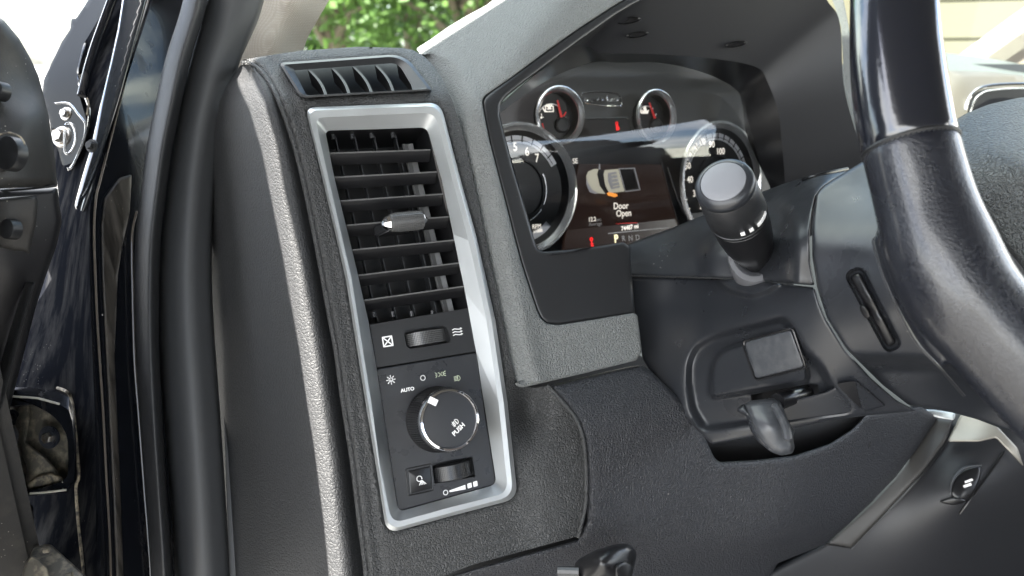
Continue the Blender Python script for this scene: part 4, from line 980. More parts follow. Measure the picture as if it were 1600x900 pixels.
# centre display
DP = CLU.up(-.012)
scr = [(905,256),(1033,257),(1062,352),(1050,380),(880,392)]
gq = Geo(); a = [DP.hit(*p) for p in scr]; gq.add(a+[p-DP.n*.004 for p in a], [(0,1,2,3,4),(5,6,7,8,9)]+[(i,(i+1)%5,5+(i+1)%5,5+i) for i in range(5)]); scrn = gq.build('display_screen', M['screen'], cl, smooth=False)
bead2 = lambda name, pts, w, m: Geo().tube([DP.up(.001).hit(*p) for p in pts], w, 6).build(name, m, cl)
bead2('screen_edge', [(1033,250),(1046,300),(1061,352)], .0007, M['plas'])
bead2('screen_edge', [(1043,262),(1058,310),(1075,345)], .0007, M['blade'])
SP = DP.up(.0003)
text('Door', SP, 970, 322, .0095, M['cream'], scrn, 'lettering', -2, .0003, .86, bold=.00015)
text('Open', SP, 974.5, 333.5, .0095, M['cream'], scrn, 'lettering', -2, .0003, .86, bold=.00015)
text('12.2', SP, 925, 343, .0062, M['cream'], scrn, 'lettering', 0, .0003, .86, bold=.0001)
text('MPG', SP, 935, 344, .0036, M['greyink'], scrn, 'lettering', 0, .0003, .9)
text('Average', SP, 930, 350, .0052, M['greyink'], scrn, 'lettering', 0, .0003, .9)
text('74487 mi', SP, 984, 355.5, .0066, M['cream'], scrn, 'lettering', 3, .0003, .86, bold=.0001)
text('P', SP, 962.5, 373.5, .0115, M['pcream'], scrn, 'lettering', 3, .0003, .8, bold=.0003)
for s_, x, y in (('R',974,373),('N',985,372.5),('D',996,371.5)): text(s_, SP, x, y, .0085, M['greyink'], scrn, 'lettering', 3, .0003, .85)
text('SE', SP, 898.6, 252, .0072, M['cream'], scrn, 'lettering', 0, .0003, .9)
pxpoly(SP, [(950,364),(1046,355),(1046,356),(950,365.5)], 'screen_line', M['greyink'], scrn)
pxpoly(SP, [(962,349.2),(996,347.6),(996,348.4),(962,350)], 'red_line', M['red'], scrn)
# open-door warning figures
I = Ink(CLU.up(-.010), 964.5, 198, .0016, 0, .0003); I.arc(-.4, 2.1, .8, 0, 360, .5); I.poly([(-1.2,1.2),(.2,1.3),(1.6,-1.2),(1.2,-2.2),(-1,-2.3)]); I.build('seat_belt_light', M['redlamp'], cl)
I = Ink(SP, 924, 378, .0014, 0, .0003); I.arc(0, 2, 1, 0, 360, .8); I.line([(0,1),(.4,-2.6)], 1).line([(-.9,-1.2),(1.4,-1.6)], .7).line([(-.5,-2.9),(1.6,-3)], .7).build('warning_light', M['redlamp'], scrn)
# the little truck seen from above
def tq(pts, m, nm, h=.0003): return pxpoly(SP, pts, nm, M[m], scrn, h)
tq([(919,268),(928,264),(935,264),(934,270),(937,290),(946,303),(935,302),(925,296),(918,284),(916,275)], 'truckbody', 'truck_bonnet')
tq([(916,276),(918,284),(925,296),(935,302),(930,303),(921,300),(916,288)], 'truckgrey', 'truck_bumper', .0005)
tq([(935,265),(945,266),(943,272),(946,292),(950,302),(946,303),(937,290),(933,272)], 'gface', 'truck_windscreen', .0006)
tq([(942,266),(966,264),(976,299),(952,302),(946,290),(943,275)], 'truckbody', 'truck_cab_roof', .0004)
tq([(950,270),(963,268),(969,293),(955,296),(950,284)], 'truckgrey', 'truck_roof_panel', .0007)
for kx in range(4): pxpoly(SP, [(955+kx*.8,273+kx*6),(965+kx*1.1,271.5+kx*5.6),(965.3+kx*1.1,273+kx*5.6),(955.4+kx*.8,274.6+kx*6)], 'roof_rib', M['truckbody'], scrn, .0010)
tq([(966,263),(992,262),(1001,297),(977,300)], 'truckgrey', 'truck_bed_rim', .0003)
tq([(968.5,264.5),(990.5,263.8),(998.5,295.5),(977.5,298)], 'gface', 'truck_bed', .0006)
tq([(948,302),(951,300),(964,303),(965,306.5),(960,308),(950,305.5)], 'amber', 'open_door_mark', .0007)
tq([(936,256),(937.5,256),(938,265),(935,264)], 'truckgrey', 'truck_mirror', .0007)
# silver badge between the small gauges: thin rim with wavy raised strokes
BP = CLU.up(-.010)
rim_ = [BP.up(.0015).hit(x, y) for x, y in cr([(910,146),(925,144),(945,144),(966,147.5),(969,157),(970,165),(950,166),(925,163),(912,159),(910,152)], 5, True)]
Geo().tube(rim_+[rim_[0]], .0007, 8, caps=False).build('badge_rim', M['chrome'], cl)
rr_ = random.Random(3); g = Geo()
for i in range(13):
    x = 915+i*4.1; y = 157+rr_.uniform(-1, 1); hgt = rr_.choice((2.5, 4, 7, 3))
    pts = [BP.up(.001).hit(x-2, y+2), BP.up(.0015).hit(x+rr_.uniform(-1,1), y-hgt), BP.up(.0012).hit(x+1.6, y+1.5)]
    g.tube(pts, .0008, 6)
g.build('badge_relief', M['chrome'], cl)
pxpoly(BP, [(916,187),(979,185),(986,208),(920,209)], 'message_window', M['gface'], cl, .0002)
bead3 = lambda pts, w, m, nm: Geo().tube([BP.up(.001).hit(*p) for p in pts], w, 6).build(nm, m, cl)
bead3([(914,186),(981,184),(988,207)], .0007, M['blade'], 'window_edge'); bead3([(984,184),(991,206)], .0009, M['blade'], 'window_edge')
# clear lens: vertical section is a shallow convex arc
g = Geo(); loops = []
lens_rows = []
for i in range(41):
    yy = 120+i*7.2; t = rad(3+ (257-yy)*.2)   # tilt of the normal at this height
    lens_rows.append((yy, t))
z0 = CLU.hit(960, 257)+CLU.n*.006
yv, zv = 0., 0.; prof_l = {}
idx0 = min(range(41), key=lambda i: abs(lens_rows[i][0]-257)); step = 7.2*.74/FPX
ys2 = [0]*41; zs2 = [0]*41
for i in range(idx0, 40): ys2[i+1] = ys2[i]-step*math.tan(lens_rows[i][1]); zs2[i+1] = zs2[i]-step
for i in range(idx0, 0, -1): ys2[i-1] = ys2[i]+step*math.tan(lens_rows[i][1]); zs2[i-1] = zs2[i]+step
xa, xb = CLU.hit(795, 257).x-.02, CLU.hit(1195, 257).x+.03
for i in range(41): loops.append([Vector((xa+(xb-xa)*j/24, z0.y+ys2[i], z0.z+zs2[i])) for j in range(25)])
g.loft(loops, closed=False); g.build('clear_lens', M['lens'], cl, angle=80)

# ------------------------------------------------------------------ STEERING COLUMN COVER
sc = empty('steering_column_cover', P(1180, 470, .55), 'black plastic steering column shroud dusted with pale specks', 'column cover')
ush = [(962,398),(966,386),(1000,374),(1050,356),(1097,337),(1140,318),(1190,300),(1225,287),(1262,276),(1300,268),(1324,264),(1322,270),(1300,281),(1284,292),(1273,306),(1268,330),(1265,365),(1266,410),(1273,446),(1235,443),(1196,439),(1153,435),(1100,433),(985,430),(972,412)]
ucd = tps([(962,398,.66),(985,430,.64),(1050,356,.66),(1097,337,.65),(1050,432,.61),(1153,434,.565),(1190,300,.635),(1262,276,.585),(1273,446,.475),(1266,365,.475),(1273,306,.50),(1324,264,.59),(1120,390,.585),(1220,360,.525),(1240,300,.575),(1196,438,.53)])
BO1 = [tuple(p) for p in rpoly([(1100,390),(1112,366),(1140,345),(1205,335),(1226,360),(1228,400),(1220,460),(1110,460),(1100,425)], 14, 4)]
boss = dent(BO1, -.011, 28)
def ud(X, Y): return ucd(X, Y)+boss(X, Y)-.012*np.exp(-((X-1240-(Y-380)*.05)/18)**2)*sstep(280, 330, Y)
sheet('upper_shroud', ush, ud, M['plas2'], sc, res=5, edge=(5, .003), th=.003, feats=[(BO1, 28)])
Geo().tube([P(x, y, float(ucd(x, y))-.002) for x, y in cr([(1255,281),(1268,277),(1290,271),(1324,264)], 4)], .0016, 8).build('shroud_lip', M['plas_smooth'], sc)
rec_out = [(1082,640),(1076,600),(1077,566),(1088,543),(1112,528),(1160,514),(1224,497),(1236,512),(1252,545),(1280,572),(1296,600),(1330,640),(1100,670)]
rec_in = [(1112,622),(1110,590),(1117,560),(1132,546),(1165,535),(1222,518),(1240,535),(1262,578),(1262,596),(1230,602)]
lsh = [(985,432),(1100,435),(1153,437),(1196,441),(1235,445),(1273,449),(1281,475),(1292,500),(1322,548),(1360,590),(1400,625),(1432,642),(1390,646),(1349,650),(1300,656),(1238,670),(1180,682),(1112,694),(1085,668),(1060,640),(1025,596),(1004,560),(1000,535),(990,490)]
lcd = tps([(985,432,.645),(1100,435,.60),(1196,440,.53),(1273,449,.475),(1292,500,.47),(1360,590,.475),(1432,642,.49),(1349,650,.50),(1238,670,.525),(1112,694,.56),(1004,560,.625),(990,490,.64),(1060,640,.58),(1100,520,.575),(1180,470,.525),(1300,600,.485),(1200,600,.515)])
rec_out = [tuple(p) for p in rpoly(rec_out, 12, 4)]; rec_in = [tuple(p) for p in rpoly(rec_in, 9, 4)]
d1 = dent(rec_out, .013, 16); d2 = dent(rec_in, -.011, 10)
slot = [(1173,617),(1200,612),(1262,600),(1278,601),(1280,612),(1268,619),(1224,628),(1175,636)]
BO2 = [tuple(p) for p in rpoly([(1112,415),(1240,415),(1220,442),(1197,458),(1170,463),(1140,455),(1122,440)], 8, 4)]
boss2 = dent(BO2, -.010, 12)
def ld(X, Y): return lcd(X, Y)+d1(X, Y)+d2(X, Y)+boss2(X, Y)
sheet('lower_shroud', lsh, ld, M['plas2'], sc, res=4.5, edge=(5, .003), th=.003, holes=[slot], feats=[(rec_out, 16), (rec_in, 10), (BO2, 12)])
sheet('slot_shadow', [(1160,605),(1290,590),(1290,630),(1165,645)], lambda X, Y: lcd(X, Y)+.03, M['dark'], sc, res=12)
def patch(name, poly, depthf, m, par, lift, th=.003, **k):
    return sheet(name, poly, lambda X, Y: depthf(X, Y)-lift, m, par, th=th, **k)
pl_ = [tuple(p) for p in rpoly([(1163,535),(1236,515),(1257,573),(1181,592)], 6, 5)]
patch('ignition_plug', pl_, lambda X, Y: lcd(X, Y)+.004, M['plugm'], sc, .0045, edge=(3, .002), res=4)
Geo().tube([P(x, y, float(lcd(x, y))+.0005) for x, y in [tuple(p) for p in rpoly([(1161,533),(1238,512.5),(1259,574.5),(1179.5,594.5)], 7, 5)]+[(1161, 540)]], .0008, 6).build('plug_edge', M['plas_smooth'], sc)
# lower shelf of the shroud with stepped corner at right
patch('shroud_step', [(1176,640),(1290,612),(1306,604),(1348,646),(1240,668),(1184,660)], lcd, M['plas2'], sc, -.002, edge=(4, .003), res=5)
patch('shroud_corner', [(1312,598),(1338,594),(1385,634),(1352,644)], lcd, M['plas2'], sc, .003, edge=(4, .004), res=4)
patch('corner_recess', [(1306,600),(1336,595),(1346,640)], lcd, M['plas_smooth'], sc, .004, res=4)
# tilt lever
lev = empty('tilt_lever', P(1205, 670, .50), 'scuffed dark grey steering column tilt lever below the square plug', 'lever')
levd = lambda X, Y: tps([(1163,629,.505),(1210,622,.500),(1242,671,.487),(1240,704,.483),(1215,711,.483),(1187,685,.487),(1170,653,.495),(1205,665,.482)])(X, Y)
sheet('lever_paddle', [(1163,632),(1172,626),(1208,621),(1220,627),(1226,642),(1233,660),(1242,673),(1239,684),(1242,700),(1238,709),(1222,712),(1208,708),(1190,692),(1178,676),(1170,655)], levd, M['levm'], lev, res=3, edge=(9, .010), th=.006)
sheet('lever_edge', [(1152,637),(1163,630),(1180,660),(1195,690),(1216,711),(1204,706),(1186,692),(1172,672),(1166,650),(1152,643)], lambda X, Y: levd(X, Y)+.004, M['plas2'], lev, res=3, edge=(5, .005), th=.006)
Geo().tube([P(*p) for p in cr([(1209,632,.4925),(1219,648,.485),(1228,668,.479),(1232,690,.476)], 4)], [.0015]+[.0030]*11+[.0012], 10).build('lever_ridge', M['levm'], lev)
Geo().tube([P(1215, 628, .506), P(1250, 617, .52), P(1275, 606, .54)], [.006,.005,.004], 12).build('lever_arm', M['plas_smooth'], lev)

# ------------------------------------------------------------------ turn signal stalk
stk = empty('turn_signal_stalk', P(1186, 425, .56), 'thick black multifunction stalk with pale round end cap', 'stalk')
tip, bas = P(1130, 284, .452), P(1186, 416, .545)
ax = (tip-bas); Ls = ax.length; ax.normalize()
a_u = Up-ax*Up.dot(ax); a_u.normalize(); a_v = ax.cross(a_u)
def ring(s_, r, n=56): return [bas+ax*Ls*s_+(a_u*math.cos(6.28318*j/n)+a_v*math.sin(6.28318*j/n))*r for j in range(n)]
Geo().loft([ring(-.12, .0075), ring(.02, .0085), ring(.10, .0100), ring(.22, .0138), ring(.36, .0170), ring(.50, .0185), ring(.63, .0190), ring(.635, .0180)], True, True).build('stalk_body', M['plas_smooth'], stk)
Geo().loft([ring(.635, .0178), ring(.642, .0194), ring(.662, .0194), ring(.668, .0178)], True, True).build('marker_ring', M['blade'], stk)
Geo().loft([ring(.668, .0188), ring(.676, .0193), ring(.93, .0184), ring(.94, .0176)], True, True).build('twist_sleeve', M['plas'], stk)
Geo().loft([ring(.935, .0176), ring(.94, .0180), ring(.965, .0183), ring(.985, .0177), ring(.998, .0160), ring(1.004, .0142), ring(1.0, .0138)], True, False).build('cap_rim', M['plas2'], stk)
Geo().loft([ring(.99, .0139), ring(1.003, .0137), ring(1.008, .0125), ring(1.012, .006), ring(1.0125, .0005)], True, True).build('end_cap', M['stalkcap'], stk)
for k_, (a0, a1, s_) in enumerate(((196, 204, .712), (213, 221, .712), (231, 262, .705))):
    g = Geo(); vs = []
    for j in range(9):
        a = rad(a0+(a1-a0)*j/8); dv_ = a_u*math.cos(a)+a_v*math.sin(a)
        vs.append([bas+ax*Ls*(s_-.014)+dv_*.0192, bas+ax*Ls*(s_+.014)+dv_*.0192, bas+ax*Ls*(s_+.014)+dv_*.0198, bas+ax*Ls*(s_-.014)+dv_*.0198])
    g.loft(vs, True, True); g.build('position_mark', M['white'], stk, smooth=False)
# rubber gaiter at the base
g = Geo(); gl = []
BPn = (ax*.75-Fw*.25).normalized(); bu = Up-BPn*Up.dot(BPn); bu.normalize(); bv = BPn.cross(bu)
bc = P(1180, 393, .532)
for (r_, h_) in ((.0205,-.020),(.0205,-.001),(.0197,.0008),(.0165,.0008),(.0145,-.001),(.0115,-.006),(.0075,-.012)):
    gl.append([bc+BPn*h_+(bu*math.cos(6.28318*j/48)*1.18+bv*math.sin(6.28318*j/48)*.95)*r_ for j in range(48)])
g.loft(gl, True, True); g.build('stalk_gaiter', mat('gaiter', (.09, .092, .10), .32), stk)

# ------------------------------------------------------------------ KNEE PANEL
kn = [(858,603),(900,592),(950,580),(993,571),(1003,571),(1018,580),(1060,622),(1085,655),(1104,690),(1116,715),(1124,722),(1180,719),(1240,712),(1295,694),(1330,672),(1346,656),(1352,648),(1400,640),(1440,636),(1466,652),(1434,700),(1399,746),(1324,821),(1285,852),(1215,880),(1180,945),(1180,980),(540,980),(566,946),(640,920),(740,889),(903,844),(917,816),(919,769),(916,704),(908,666),(886,632)]
K1 = Pl(930, 600, FACE.d(930, 600)-.004, tiltn(62)); K2 = Pl(960, 720, K1.d(960, 650), tiltn(14)); K3 = Pl(1000, 860, K2.d(1000, 830), (-.12, -.86, -.40))
K4 = Pl(1230, 715, .60, (.25, -.85, -.30))
def knd(X, Y):
    d = smax([K1.darr(X, Y), K2.darr(X, Y), K3.darr(X, Y)], .010)
    d = d + .10*sstep(1230, 1560, X+ (Y-700)*.6)**1.3 - .018*sstep(1080, 1330, X)*(1-sstep(1330,1500,X))
    return d
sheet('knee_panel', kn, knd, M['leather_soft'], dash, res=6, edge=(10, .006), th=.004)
# rolled seam between knee panel and surround
sq = [(855,603),(868,616),(884,634),(897,650),(906,668),(912,690),(915,720),(916,769),(913,800),(903,840)]
Geo().tube([P(x, y, float(knd(np.array([x+6.]), np.array([y*1.]))[0])-.0005) for x, y in cr(sq, 5)], .0013, 8).build('panel_seam', M['leather'], dash)
sheet('lever_cavity', [(1090,650),(1360,620),(1360,700),(1240,735),(1100,740)], lambda X, Y: 0*X+.66, M['dark'], dash, res=15)
# bonnet release handle
hr = empty('bonnet_release_handle', P(940, 875, .50), 'glossy black bonnet release pull handle at the bottom edge', 'handle')
hd = tps([(893,890,.505),(935,858,.49),(985,850,.50),(992,870,.50),(940,910,.485),(940,880,.478)])
sheet('pull_handle', [(896,885),(903,874),(930,860),(962,850),(980,849),(991,856),(995,868),(991,885),(985,905),(900,915),(903,896)], hd, M['plas_smooth'], hr, res=4, edge=(12, .010), th=.008)
sheet('handle_boss', [tuple(p) for p in rpoly([(960,884),(976,874),(990,884),(986,915),(962,915)], 8, 5)], lambda X, Y: hd(X, Y)-.004, M['blade'], hr, res=3, edge=(5, .004), th=.006)
Geo().tube([P(872, 893, .503), P(905, 894, .50)], .0035, 10).build('pull_lever', M['fin'], hr)

# ------------------------------------------------------------------ STEERING WHEEL
sw = empty('steering_wheel', P(1500, 400, .40), 'worn glossy black leather steering wheel with stitched seam across its rim', 'steering wheel')
rimc = [(1393,-110,58,.40),(1394,-50,60,.395),(1396,0,62,.39),(1400,89,66,.385),(1411,178,69,.38),(1425,242,69,.375),(1446,320,72,.37),(1469,390,80,.365),(1500,455,82,.36),(1544,508,80,.355),(1592,561,79,.35),(1655,628,80,.345),(1737,704,82,.34),(1800,790,86,.34)]
q = cr([(x, y, d, w_) for x, y, w_, d in rimc], 10); path = [P(a[0], a[1], a[2]) for a in q]; rr = [a[3]*a[2]/FPX for a in q]
def seglen(lo, hi, name, sub=0):
    g = Geo(); g.tube(path[lo:hi+1], rr[lo:hi+1], 48, r2=[x*1.0 for x in rr[lo:hi+1]]); return g.build(name, M['rimleather'], sw, angle=60)
cut = 48
r_up = list(rr); r_up[cut] *= .975; r_up[cut+1] *= .985; rr2 = list(rr)
M['rim_gloss'] = mat('worn_glossy_leather', (.007, .008, .012), .17, spec=.6, coat=.7, coat_r=.08, fine=(300, .0001), dust=(220,.3,DUST))
def rimseg(a, b, name):
    g = Geo(); g.tube(path[a:b+1], [rr[i]*(.965 if i in (cut,) else 1) for i in range(a, b+1)], 56); return g.build(name, M['rim_gloss' if a == 0 else 'rimleather'], sw, angle=60)
rimseg(0, cut, 'upper_rim_cover'); rimseg(cut, len(path)-1, 'lower_rim_cover')
c = path[cut]; t = (path[cut+1]-path[cut-1]).normalized(); a = Rt-t*Rt.dot(t); a.normalize(); b = t.cross(a)
Geo().tube([c+(a*math.cos(6.28318*j/48)+b*math.sin(6.28318*j/48))*rr[cut]*.985 for j in range(49)], .0011, 8, caps=False).build('seam_groove', M['dark'], sw)
t = (path[cut+1]-path[cut-1]).normalized(); a = Rt-t*Rt.dot(t); a.normalize(); b = t.cross(a); g = Geo()
for j in range(60):
    th_ = 6.28318*j/60; d_ = a*math.cos(th_)+b*math.sin(th_); tg = b*math.cos(th_)-a*math.sin(th_)
    g.box(c+d_*rr[cut]*.985+t*.0009, tg*.0009+t*.0004, t*.0005, d_*.0005)
g.build('seam_stitching', M['rubber2'], sw)
# hub back cover between column and wheel
hub = [(1275,303),(1285,291),(1300,281),(1322,268),(1358,246),(1440,260),(1480,420),(1560,560),(1600,680),(1560,668),(1526,655),(1478,642),(1420,633),(1380,602),(1322,545),(1292,497),(1277,450),(1269,400),(1269,350)]
hcd = tps([(1275,303,.487),(1358,246,.50),(1269,380,.462),(1322,545,.452),(1420,633,.465),(1526,655,.46),(1380,360,.43),(1400,480,.415),(1470,570,.42),(1330,420,.438),(1560,560,.43),(1440,260,.46),(1430,550,.425),(1600,680,.45)])
hslot = [tuple(p) for p in rpoly([(1320,428),(1346,416),(1409,540),(1386,551)], [13,13,11,11], 5)]
hs1 = dent(hslot, .006, 5)
def hd2(X, Y):
    return hcd(X, Y)+hs1(X, Y)+.030*sstep(548, 580, Y-(X-1330)*.03)*sstep(0, 1, 1)
sheet('wheel_hub_cover', hub, hd2, M['plas2'], sw, res=4.5, edge=(6, .004), th=.004, feats=[(hslot, 5)])
Geo().tube([P(x, y, float(hcd(x, y))-.012) for x, y in cr([(1367,372),(1365,382),(1378,425),(1392,458),(1410,497),(1434,538),(1466,572),(1506,618)], 5)], .0009, 8).build('spoke_edge', M['fin'], sw)
ctl = [tuple(p) for p in rpoly([(1327,432),(1343,424),(1401,536),(1387,543)], [8,8,6,6], 5)]
bt = sheet('audio_rocker', ctl, lambda X, Y: hcd(X, Y)-.0005+.002*np.exp(-((Y-486)/10.)**2), M['plas_smooth'], sw, res=3, edge=(6, .004), th=.004)
sheet('rocker_centre', [tuple(p) for p in cr([(1343,480),(1349,477),(1356,484),(1360,494),(1356,498),(1349,494)], 4, True)], lambda X, Y: hcd(X, Y)-.002, M['blade'], bt, res=2.5, edge=(3, .002), th=.003)
# spoke flare, where the rim widens towards the hub
sheet('spoke', [(1376,330),(1372,352),(1366,372),(1367,382),(1378,420),(1393,458),(1414,500),(1440,540),(1470,572),(1520,560),(1500,470),(1440,380),(1400,320)],
      tps([(1376,330,.385),(1366,376,.395),(1393,458,.39),(1440,540,.375),(1470,572,.37),(1500,470,.36),(1440,380,.365),(1400,320,.37),(1520,560,.36)]), M['rimleather'], sw, res=5, edge=(10, .010), th=.006)
# airbag pad
ab = [(1466,216),(1474,203),(1488,190),(1510,177),(1545,163),(1590,153),(1660,146),(1760,170),(1760,640),(1700,560),(1640,470),(1600,421),(1570,384),(1544,343),(1522,310),(1504,286),(1490,262),(1470,240)]
sheet('airbag_cover', ab, tps([(1474,203,.55),(1545,163,.555),(1660,146,.57),(1490,262,.505),(1544,343,.485),(1600,421,.47),(1600,260,.475),(1540,230,.50),(1760,300,.47),(1700,560,.46)]), M['airbag'], sw, res=5, edge=(12, .012), th=.006)
sheet('spoke_back', [(1450,240),(1500,270),(1560,340),(1640,450),(1760,640),(1760,800),(1600,620),(1500,480),(1430,330)], lambda X, Y: 0*X+.53, M['plas2'], sw, res=10, th=.01)

# ------------------------------------------------------------------ LOWER DASH AND CONSOLE (right bottom)
low = [(1180,980),(1180,905),(1230,878),(1285,850),(1335,815),(1392,764),(1432,706),(1474,655),(1500,640),(1760,600),(1760,980)]
lod = tps([(1285,850,.74),(1392,764,.74),(1474,655,.76),(1600,690,.72),(1760,620,.74),(1180,980,.74),(1500,780,.70),(1600,900,.80),(1400,900,.74)])
sheet('lower_dash_trim', low, lod, M['hood'], dash, res=8, th=.004, edge=(10, .006))
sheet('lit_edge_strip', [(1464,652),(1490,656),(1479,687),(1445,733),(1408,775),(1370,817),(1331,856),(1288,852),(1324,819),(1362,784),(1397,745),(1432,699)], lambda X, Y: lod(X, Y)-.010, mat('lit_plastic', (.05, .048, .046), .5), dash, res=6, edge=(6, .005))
pxl = lambda name, pts, w_, m, par, dd: Geo().tube([P(x, y, float(lod(x, y))-dd) for x, y in cr(pts, 4)], w_, 6).build(name, m, par)
pxl('trim_seam', [(1481,688),(1446,735),(1409,777),(1331,858)], .0007, M['dark'], dash, .013)
pxl('trim_seam', [(1569,706),(1535,755),(1500,803)], .0010, M['blade'], dash, .002)
pxl('trim_seam', [(1280,848),(1330,857)], .0007, M['blade'], dash, .011)
sheet('silver_trim_end', [(1431,639),(1460,640),(1493,645),(1491,657),(1470,654),(1433,645)], lambda X, Y: lod(X, Y)-.02, M['silver'], dash, res=3, edge=(3, .002))
sheet('silver_trim', [(1502,646),(1545,652),(1590,700),(1600,730),(1556,684),(1530,690),(1480,690)], lambda X, Y: lod(X, Y)-.015, mat('warm_silver', (.34, .32, .28), .4, .5), dash, res=4, edge=(3, .002))
bb = empty('console_button', P(1510, 760, .66), 'oval rimmed dark button with pale icon low on the console', 'button')
Geo().tube([P(x, y, float(lod(x, y))-.006) for x, y in cr([(1485,773),(1486,758),(1493,744),(1508,731),(1534,727)], 5)], [.0006+.0008*math.sin(i/20*3.14) for i in range(21)], 8).build('button_rim', M['fin'], bb)
sheet('button_face', [tuple(p) for p in cr([(1486,775),(1488,752),(1506,733),(1532,730),(1528,760),(1510,785)], 5, True)], lambda X, Y: lod(X, Y)-.004, M['plas_smooth'], bb, res=4, edge=(4, .003))
sheet('button_lip', [tuple(p) for p in cr([(1468,784),(1490,777),(1510,783),(1490,789)], 5, True)], lambda X, Y: lod(X, Y)-.006, M['blade'], bb, res=3, edge=(3, .002))
BPL = Pl(1513, 755, float(lod(1513, 755))-.0062, -Fw-Rt*.2, Rt)
Ink(BPL, 1513, 755, .0026, 25, 0).poly([(-2,-1),(.8,-1.1),(.8,-.1),(-2,-.1)]).poly([(-1,.4),(2,.3),(1.8,1.1),(-.8,1.1)]).build('button_icon', M['white'], bb)
sheet('footwell_panel', [(1440,960),(1480,870),(1530,830),(1600,790),(1760,760),(1760,980)], tps([(1440,960,.85),(1530,830,.9),(1760,760,.9),(1700,980,.8)]), M['foot'], dash, res=12)
pxf = Geo().tube([P(1543, 838, .86), P(1565, 862, .85), P(1600, 886, .84)], .004, 8).build('footwell_seam', M['dark'], dash)
sheet('firewall', [(1180,100),(1760,100),(1760,980),(900,980),(900,600)], lambda X, Y: 0*X+1.25, M['foot'], cab, res=60)

# ------------------------------------------------------------------ DOOR EDGE (left)
door = empty('open_driver_door', P(30, 350, .50), 'edge of the open driver door in dusty black plastic with round plugs', 'door')
ga_, gb_, gk_ = DOORPTS
Geo().loft([[p+Vector((0,0,z)) for p in (ga_-gk_, gb_-gk_, gb_+gk_, ga_+gk_)] for z in (.42, .5, 1.22, 1.27)], True, True).build('inner_panel', M['doorplas'], door, bevel=.01)
d_up = [(-620,10),(-20,18),(5,30),(30,60),(48,92),(60,118),(66,140),(76,180),(82,220),(87,255),(90,291),(60,292),(0,295),(-620,298)]
dud = tps([(-100,20,.48),(0,30,.47),(66,140,.50),(90,291,.50),(0,200,.455),(-620,290,.44),(40,292,.465),(50,180,.470)])
sheet('door_corner_cover', d_up, dud, M['doorplas'], door, res=5, edge=(14, .014), th=.008)
d_lo = [(-620,296),(40,294),(90,293),(93,320),(97,346),(88,385),(72,430),(56,480),(38,550),(25,600),(10,660),(-40,700),(-620,700)]
sheet('rubber_flap', d_lo, tps([(-620,300,.49),(90,293,.515),(97,346,.52),(56,480,.53),(10,660,.54),(-620,600,.50),(20,420,.50)]), mat('door_rubber', (.014,.014,.016), .45, dust=(220,.3,DUST)), door, res=7, edge=(10, .008), th=.006)
sheet('seal_lip', [(40,440),(56,440),(30,530),(10,612),(-12,690),(-30,690),(-8,600),(14,520)], tps([(48,440,.50),(0,610,.515),(-20,690,.52),(30,520,.505)]), M['rubber2'], door, res=5, edge=(7, .005), th=.005)
sheet('door_bracket', [(-60,311),(0,309),(52,305),(58,308),(59,320),(57,345),(52,370),(46,398),(40,393),(20,392),(0,386),(-60,380)], tps([(-60,345,.47),(58,310,.475),(46,396,.485),(10,350,.467)]), M['doorplas'], door, res=4, edge=(6, .006), th=.004)
def cap(px, py, r_px, d, name='plug'):
    n_ = (-Fw - Rt*.35).normalized(); p = Pl(px, py, d, n_, Rt); r = r_px*d/FPX; n = 40
    L = [[p.pt(rr_*math.cos(6.2832*j/n), rr_*math.sin(6.2832*j/n), h) for j in range(n)] for rr_, h in ((r, -.004), (r, .001), (r*.96, .0022), (r*.6, .0036), (r*.05, .004))]
    Geo().loft(L, True, True).build(name, M['plas'], door)
cap(15, 240, 27, .447); cap(-2, 142, 15, .458); cap(15, 358, 16, .462)
Geo().tube([P(x, y, .44) for x, y in cr([(-5,212),(14,207),(32,214),(40,228)], 4)], .0005, 6).build('plug_edge', M['sealer'], door)
Geo().tube([P(x, y, .494) for x, y in ((0,298),(40,295),(88,290))], .0010, 6).build('cover_edge', M['rubber2'], door)
# unseen sun blockers for the side panel are added further down
# hinge pocket and check arm

ho = [(-620,618),(0,607),(40,604),(92,612),(106,618),(114,632),(119,680),(120,742),(117,760),(106,770),(60,774),(-620,790)]
hi_ = [(-100,640),(20,634),(88,630),(98,634),(103,645),(106,690),(107,740),(100,752),(60,764),(-100,772)]
ho2, hi2 = [np.array(p) for p in rpoly(ho, 5, 4)], [np.array(p) for p in rpoly(hi_, 5, 4)]
if len(hi_) < len(ho): pass
def hd3(x): return .545+(x)*.0001
A1 = densify(ho, 30); 
def matchloop(a, n=80):
    a = [np.array(p, float) for p in a]; a.append(a[0]); L = [0]
    for i in range(len(a)-1): L.append(L[-1]+np.linalg.norm(a[i+1]-a[i]))
    t = np.linspace(0, L[-1], n, endpoint=False); arr = np.array(a); return list(zip(np.interp(t, L, arr[:, 0]), np.interp(t, L, arr[:, 1])))
lo_, li_ = matchloop(ho2), matchloop(hi2)
mid = [((a[0]*.75+b[0]*.25), (a[1]*.75+b[1]*.25)) for a, b in zip(lo_, li_)]
hp_ = Geo().loft([[P(x, y, .585) for x, y in lo_], [P(x, y, .552) for x, y in lo_], [P(x, y, .546) for x, y in mid], [P(x, y, .548) for x, y in li_], [P(x+(60-x)*.02, y+(700-y)*.05, .60) for x, y in li_]], False, False).build('hinge', M['paint'], door, 'black painted box hinge with dusty inside and one bright bolt', angle=40)
lipc = [(x, y) for x, y in mid]
